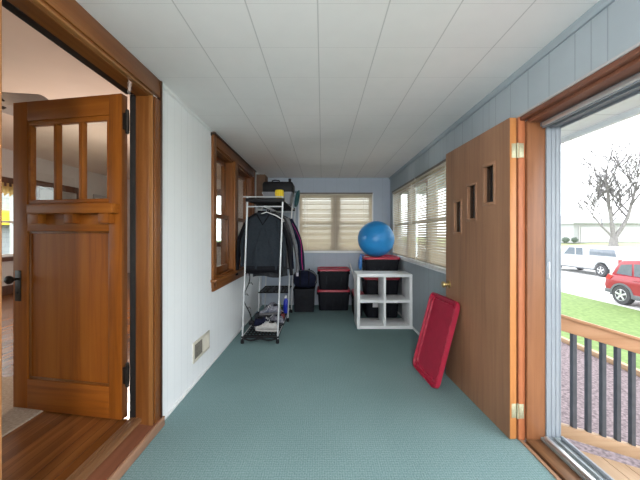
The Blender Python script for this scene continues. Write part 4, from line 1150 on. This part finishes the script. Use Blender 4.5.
BAL = speckle('dark_bronze_baluster', (.035, .040, .052), (.05, .056, .07), 20, .5)
for k in range(18):
    xx = 1.585 + k * .0925
    obj('baluster', MB().prism([(xx - .0125, rz_(xx, .05)), (xx - .0125, rz_(xx, .665)), (xx + .0125, rz_(xx, .665)), (xx + .0125, rz_(xx, .05))], 1.907, 1.932, 'y'), BAL, ra)
for xx in (3.30,):
    obj('newel_post', MB().box(xx, xx + .09, 1.875, 1.965, GZ, rz_(xx, .80), .004), PALE_WOOD, ra)
# soffit outside
so_ = thing('porch_eave', 'white vented soffit and fascia above the sliding opening outside', 'eave', (1.6, 1, 2.0), kind='structure')
obj('soffit', MB().box(XRO, 1.97, -3, 6, 2.02, 2.035), lined('white_soffit', (.80, .84, .86), (.5, .53, .55), [('Y', .30, .1, .006), ('X', .16, .02, .004)], .6), so_)
obj('fascia', MB().box(1.965, 2.0, -3, 6, 1.985, 2.2, .003), M['white_trim'], so_)
obj('roof_sheet', MB().prism([(-1.1, 2.46), (2.06, 2.20), (2.06, 2.215), (-1.1, 2.48)], -3, 6, 'y'), M['fan_grey'], so_)

# vehicles: mesh in local frame, x = across (near side 0), y = along, z up
def wheel(parent, y, r, x=0.0, w=.22):
    t = obj('wheel', MB().lathe([(r * .62, 0), (r * .94, -.005), (r, .03), (r, w - .03), (r * .94, w), (r * .62, w)], (x - .02, y, r), 'x', 28), M['tyre'], parent, False)
    ri = MB().lathe([(r * .64, .012), (r * .60, -.008), (r * .52, .02), (r * .14, .012), (r * .10, -.004), (.01, -.004)], (x - .02, y, r), 'x', 24)
    for k in range(5):
        a = 2 * PI * k / 5
        ri.box(-.014, .02, -.03, .03, .03, r * .62, .006, mat=Matrix.Translation((x - .02, y, r)) @ Matrix.Rotation(a, 4, 'X'))
    obj('rim', ri, M['rim'], t, False)
M['tyre'] = speckle('tyre_rubber', (.04, .04, .045), (.06, .06, .065), 30, .8)
M['rim'] = speckle('silver_rim', (.55, .56, .58), (.62, .63, .65), 10, .3, .6)
M['car_red'] = speckle('red_car_paint', (.27, .03, .042), (.30, .036, .05), 5, .3)
M['car_white'] = speckle('white_car_paint', (.40, .415, .43), (.43, .445, .46), 5, .3)
M['car_glass'] = speckle('dark_car_glass', (.12, .14, .17), (.15, .17, .20), 6, .08)
M['clad'] = speckle('grey_cladding', (.09, .095, .11), (.12, .125, .14), 20, .6)

tr = thing('pickup_truck', 'white pickup truck with cap parked across the street', 'truck', (16.5, 18.0, GZ))
# y: tail at -1.15, rear axle 0, front axle 3.5, nose 4.45
obj('body', MB().prism([(-1.15, .62), (-1.15, 1.12), (-1.1, 1.16), (1.55, 1.16), (3.1, 1.14), (4.3, 1.05), (4.45, .9), (4.45, .5), (3.95, .42), (3.9, .62), (3.72, .80), (3.5, .84), (3.28, .80), (3.1, .62), (3.05, .40), (.48, .40), (.40, .62), (.22, .82), (0, .86), (-.22, .82), (-.40, .62), (-.46, .50)], 0, 1.85, 'x', .03), M['car_white'], tr, False)
cab = obj('cab', MB().prism([(1.2, 1.15), (1.25, 1.70), (1.4, 1.76), (2.3, 1.76), (2.5, 1.72), (3.15, 1.15)], .07, 1.78, 'x', .04), M['car_white'], tr, False)
obj('side_window', MB().prism([(1.95, 1.20), (1.95, 1.66), (2.4, 1.66), (2.85, 1.20)], .062, .075, 'x'), M['car_glass'], cab, False)
obj('side_window', MB().prism([(1.34, 1.20), (1.36, 1.66), (1.86, 1.66), (1.86, 1.20)], .062, .075, 'x'), M['car_glass'], cab, False)
cap_ = obj('bed_cap', MB().prism([(-1.1, 1.155), (-.95, 1.70), (-.8, 1.75), (1.15, 1.76), (1.2, 1.155)], .06, 1.79, 'x', .04), M['car_white'], tr, False)
obj('cap_window', MB().prism([(-.88, 1.24), (-.78, 1.62), (.85, 1.62), (.85, 1.24)], .052, .065, 'x', .01), M['car_glass'], cap_, False)
obj('tail_light', MB().box(-.012, .12, -1.16, -1.05, .85, 1.10, .01), speckle('red_lens', (.45, .03, .03), (.5, .05, .05), 10, .3), tr, False)
obj('rear_bumper', MB().box(.02, 1.83, -1.28, -1.12, .48, .64, .02), M['rim'], tr, False)
obj('running_board', MB().box(-.02, .15, .5, 3.0, .34, .40, .01), M['clad'], tr, False)
for yy in (0, 3.5): wheel(tr, yy, .375)
for yy in (0, 3.5): wheel(tr, yy, .375, 1.65)

su = thing('red_car', 'red compact utility car parked nearer on the street', 'car', (10.75, 10.93, GZ))
# y: rear end +.62, rear axle 0, front axle -2.65, nose -3.55
obj('body', MB().prism([(.60, .42), (.66, .62), (.62, .86), (.50, 1.02), (-.3, 1.04), (-2.3, 1.00), (-3.2, .92), (-3.5, .78), (-3.55, .45), (-3.1, .30), (-3.03, .45), (-2.9, .62), (-2.65, .70), (-2.4, .62), (-2.27, .45), (-2.25, .28), (-.40, .28), (-.38, .45), (-.25, .63), (0, .71), (.25, .63), (.38, .45), (.42, .36)], 0, 1.82, 'x', .04), M['car_red'], su, False)
gh = obj('greenhouse', MB().prism([(.52, 1.0), (.42, 1.18), (.20, 1.50), (.05, 1.58), (-.5, 1.63), (-1.3, 1.62), (-1.7, 1.54), (-2.35, 1.0)], .10, 1.72, 'x', .06), M['car_red'], su, False)
obj('quarter_window', MB().prism([(.28, 1.08), (.10, 1.42), (-.28, 1.47), (-.28, 1.06)], .09, .106, 'x'), M['car_glass'], gh, False)
obj('rear_window', MB().prism([(-.36, 1.06), (-.36, 1.48), (-1.05, 1.50), (-1.05, 1.05)], .09, .106, 'x'), M['car_glass'], gh, False)
obj('front_window', MB().prism([(-1.13, 1.05), (-1.13, 1.50), (-1.55, 1.46), (-2.1, 1.05)], .09, .106, 'x'), M['car_glass'], gh, False)
cl = MB()
for yy in (0, -2.65):
    pts = [(yy + .43 * math.cos(a), .34 + .43 * math.sin(a)) for a in [R(q) for q in range(-8, 189, 14)]] + [(yy + .355 * math.cos(a), .34 + .355 * math.sin(a)) for a in [R(q) for q in range(188, -9, -14)]]
    cl.prism(pts, -.012, .05, 'x')
cl.box(-.012, .06, -2.24, -.41, .26, .42, .01).box(-.012, .06, .40, .63, .36, .50, .01)
obj('cladding', cl, M['clad'], su, False)
obj('tail_light', MB().prism([(.60, .86), (.50, 1.04), (.28, 1.0), (.45, .84)], -.012, .2, 'x'), speckle('dark_red_lens', (.5, .03, .03), (.6, .06, .05), 10, .2), su, False)
obj('door_handle', MB().box(-.018, .01, -.62, -.42, .90, .93, .005), M['car_red'], su, False)
for yy in (0, -2.65): wheel(su, yy, .34); wheel(su, yy, .34, 1.62)

# garages across the street
gr = thing('garage_building', 'long low white garage building across the street', 'building', (50, 45, -.02))
WHT = lined('white_siding', (.36, .37, .385), (.28, .29, .31), [('Z', .2, 0, .02)], .7)
obj('wall', MB().box(37.2, 70, 45.0, 51, -.1, 2.85), WHT, gr)
obj('roof', MB().prism([(44.4, 2.80), (44.4, 2.92), (48.0, 3.85), (51.6, 2.92), (51.6, 2.80)], 36.8, 70.4, 'x'), speckle('grey_shingles', (.46, .48, .52), (.52, .54, .58), 3, .9), gr)
for k in range(4):
    x0 = 38.2 + k * 5.4
    d_ = MB().box(x0, x0 + 4.6, 44.93, 45.0, 0, 2.3)
    for q in range(3): d_.box(x0, x0 + 4.6, 44.915, 44.93, .55 + q * .57, .58 + q * .57)
    obj('garage_door', d_, speckle('off_white_door', (.42, .43, .44), (.45, .46, .47), 3, .6), gr)
    obj('door_trim', MB().box(x0 - .3, x0 - .1, 44.92, 45.0, 0, 2.5), M['fan_grey'], gr)
hs = thing('distant_house', 'pale house with low roof at the left of the street view', 'house', (46, 62, 0))
obj('wall', MB().box(40, 52.5, 60, 66, -.1, 3.0), WHT, hs)
obj('roof', MB().prism([(59.4, 2.9), (63, 5.0), (66.6, 2.9)], 39.5, 53, 'x'), speckle('pale_shingles', (.5, .52, .56), (.56, .58, .62), 3, .9), hs)
for k in range(3): obj('house_window', MB().box(41.5 + k * 3.8, 42.9 + k * 3.8, 59.95, 60.0, .9, 2.2), M['car_glass'], hs)
for k, (x_, y_, r_) in enumerate(((35.3, 44.6, .42), (36.6, 44.6, .38))):
    b = MB(); b.sphere((x_, y_ - .5, .38), r_, 18, 12, (1.1, 1, .9))
    rnd = random.Random(k)
    for v in b.bm.verts: v.co += Vector((rnd.uniform(-.06, .06), rnd.uniform(-.06, .06), rnd.uniform(-.06, .06)))
    o = obj('shrub', b, speckle('dark_shrub', (.05, .07, .06), (.12, .15, .12), 6, .9), loc=(x_, y_ - .5, 0))
    tag(o, ['small dark shrub at the left end of the garages', 'small dark shrub right of the first one by the garages'][k], 'shrub', 'shrubs by the garages')

def bare_tree(label, base, height, seed, limbs, col, gname):
    t = thing('bare_tree', label, 'tree', base, group=gname)
    rnd = random.Random(seed)
    tk, br = MB(), MB()
    def limb(mb, p, d, L, r, depth):
        n = 5 if depth < 2 else 3; pts = [Vector(p)]; rs = [r]; dd = Vector(d).normalized()
        for i in range(n):
            dd = (dd + Vector((rnd.uniform(-.16, .16), rnd.uniform(-.16, .16), rnd.uniform(-.02, .14)))).normalized()
            pts.append(pts[-1] + dd * L / n); rs.append(r * (1 - (.62 if depth < 2 else .35) * (i + 1) / n))
        mb.tube(pts, rs, 8 if depth == 0 else (5 if depth < 3 else 4))
        if depth >= 3: return
        m = (6, 5, 4)[depth]
        for k in range(m):
            u = .35 + .65 * (k + rnd.random() * .5) / m; i = min(n - 1, int(u * n)); q = pts[i].lerp(pts[i + 1], u * n - i) if u < 1 else pts[-1]
            a = rnd.random() * 2 * PI
            nd = dd * .75 + Vector((math.cos(a), math.sin(a), .25 + .2 * rnd.random())) * .8
            limb(br, q, nd, L * rnd.uniform(.5, .72), max(.042, rs[i] * .55), depth + 1)
    tk.tube([(0, 0, -.3), (0, 0, .2), (.05, 0, .7), (.05, 0, 1.1)], [.60, .46, .42, .34], 12)
    for (dx, dy, dz, L, r) in limbs: limb(tk, (.05, 0, .75), (dx, dy, dz), L * height, r, 0)
    obj('trunk', tk, col, t, False); obj('branches', br, TWIG, t, False)
TWIG = speckle('dark_twig_bark', (.10, .095, .10), (.15, .14, .145), 5, .95)
BARK = speckle('grey_bark', (.15, .14, .145), (.22, .21, .21), 5, .95, 0, .5)
bare_tree('large bare forked tree in front of the garages', (36.4, 38.0, -.15), 11.5, 11, [(-.12, 0, 1, .66, .25), (.50, -.1, .9, .66, .27), (-.42, .2, .8, .45, .14), (.12, .2, 1, .5, .14)], BARK, None)
# yellow awning building outside the house window
yh = thing('white_house', 'white neighbouring house with yellow awning seen through the house window', 'house', (-14, 14, GZ))
obj('wall', MB().box(-16, -13, 8, 22, GZ, 4.5), WHT, yh)
obj('awning', MB().prism([(-13, 2.2), (-12.6, 2.1), (-12.5, 1.6), (-13, 1.6)], 9, 20, 'y'), speckle('yellow_canvas', (.85, .55, .02), (.9, .62, .04), 6, .8), yh)
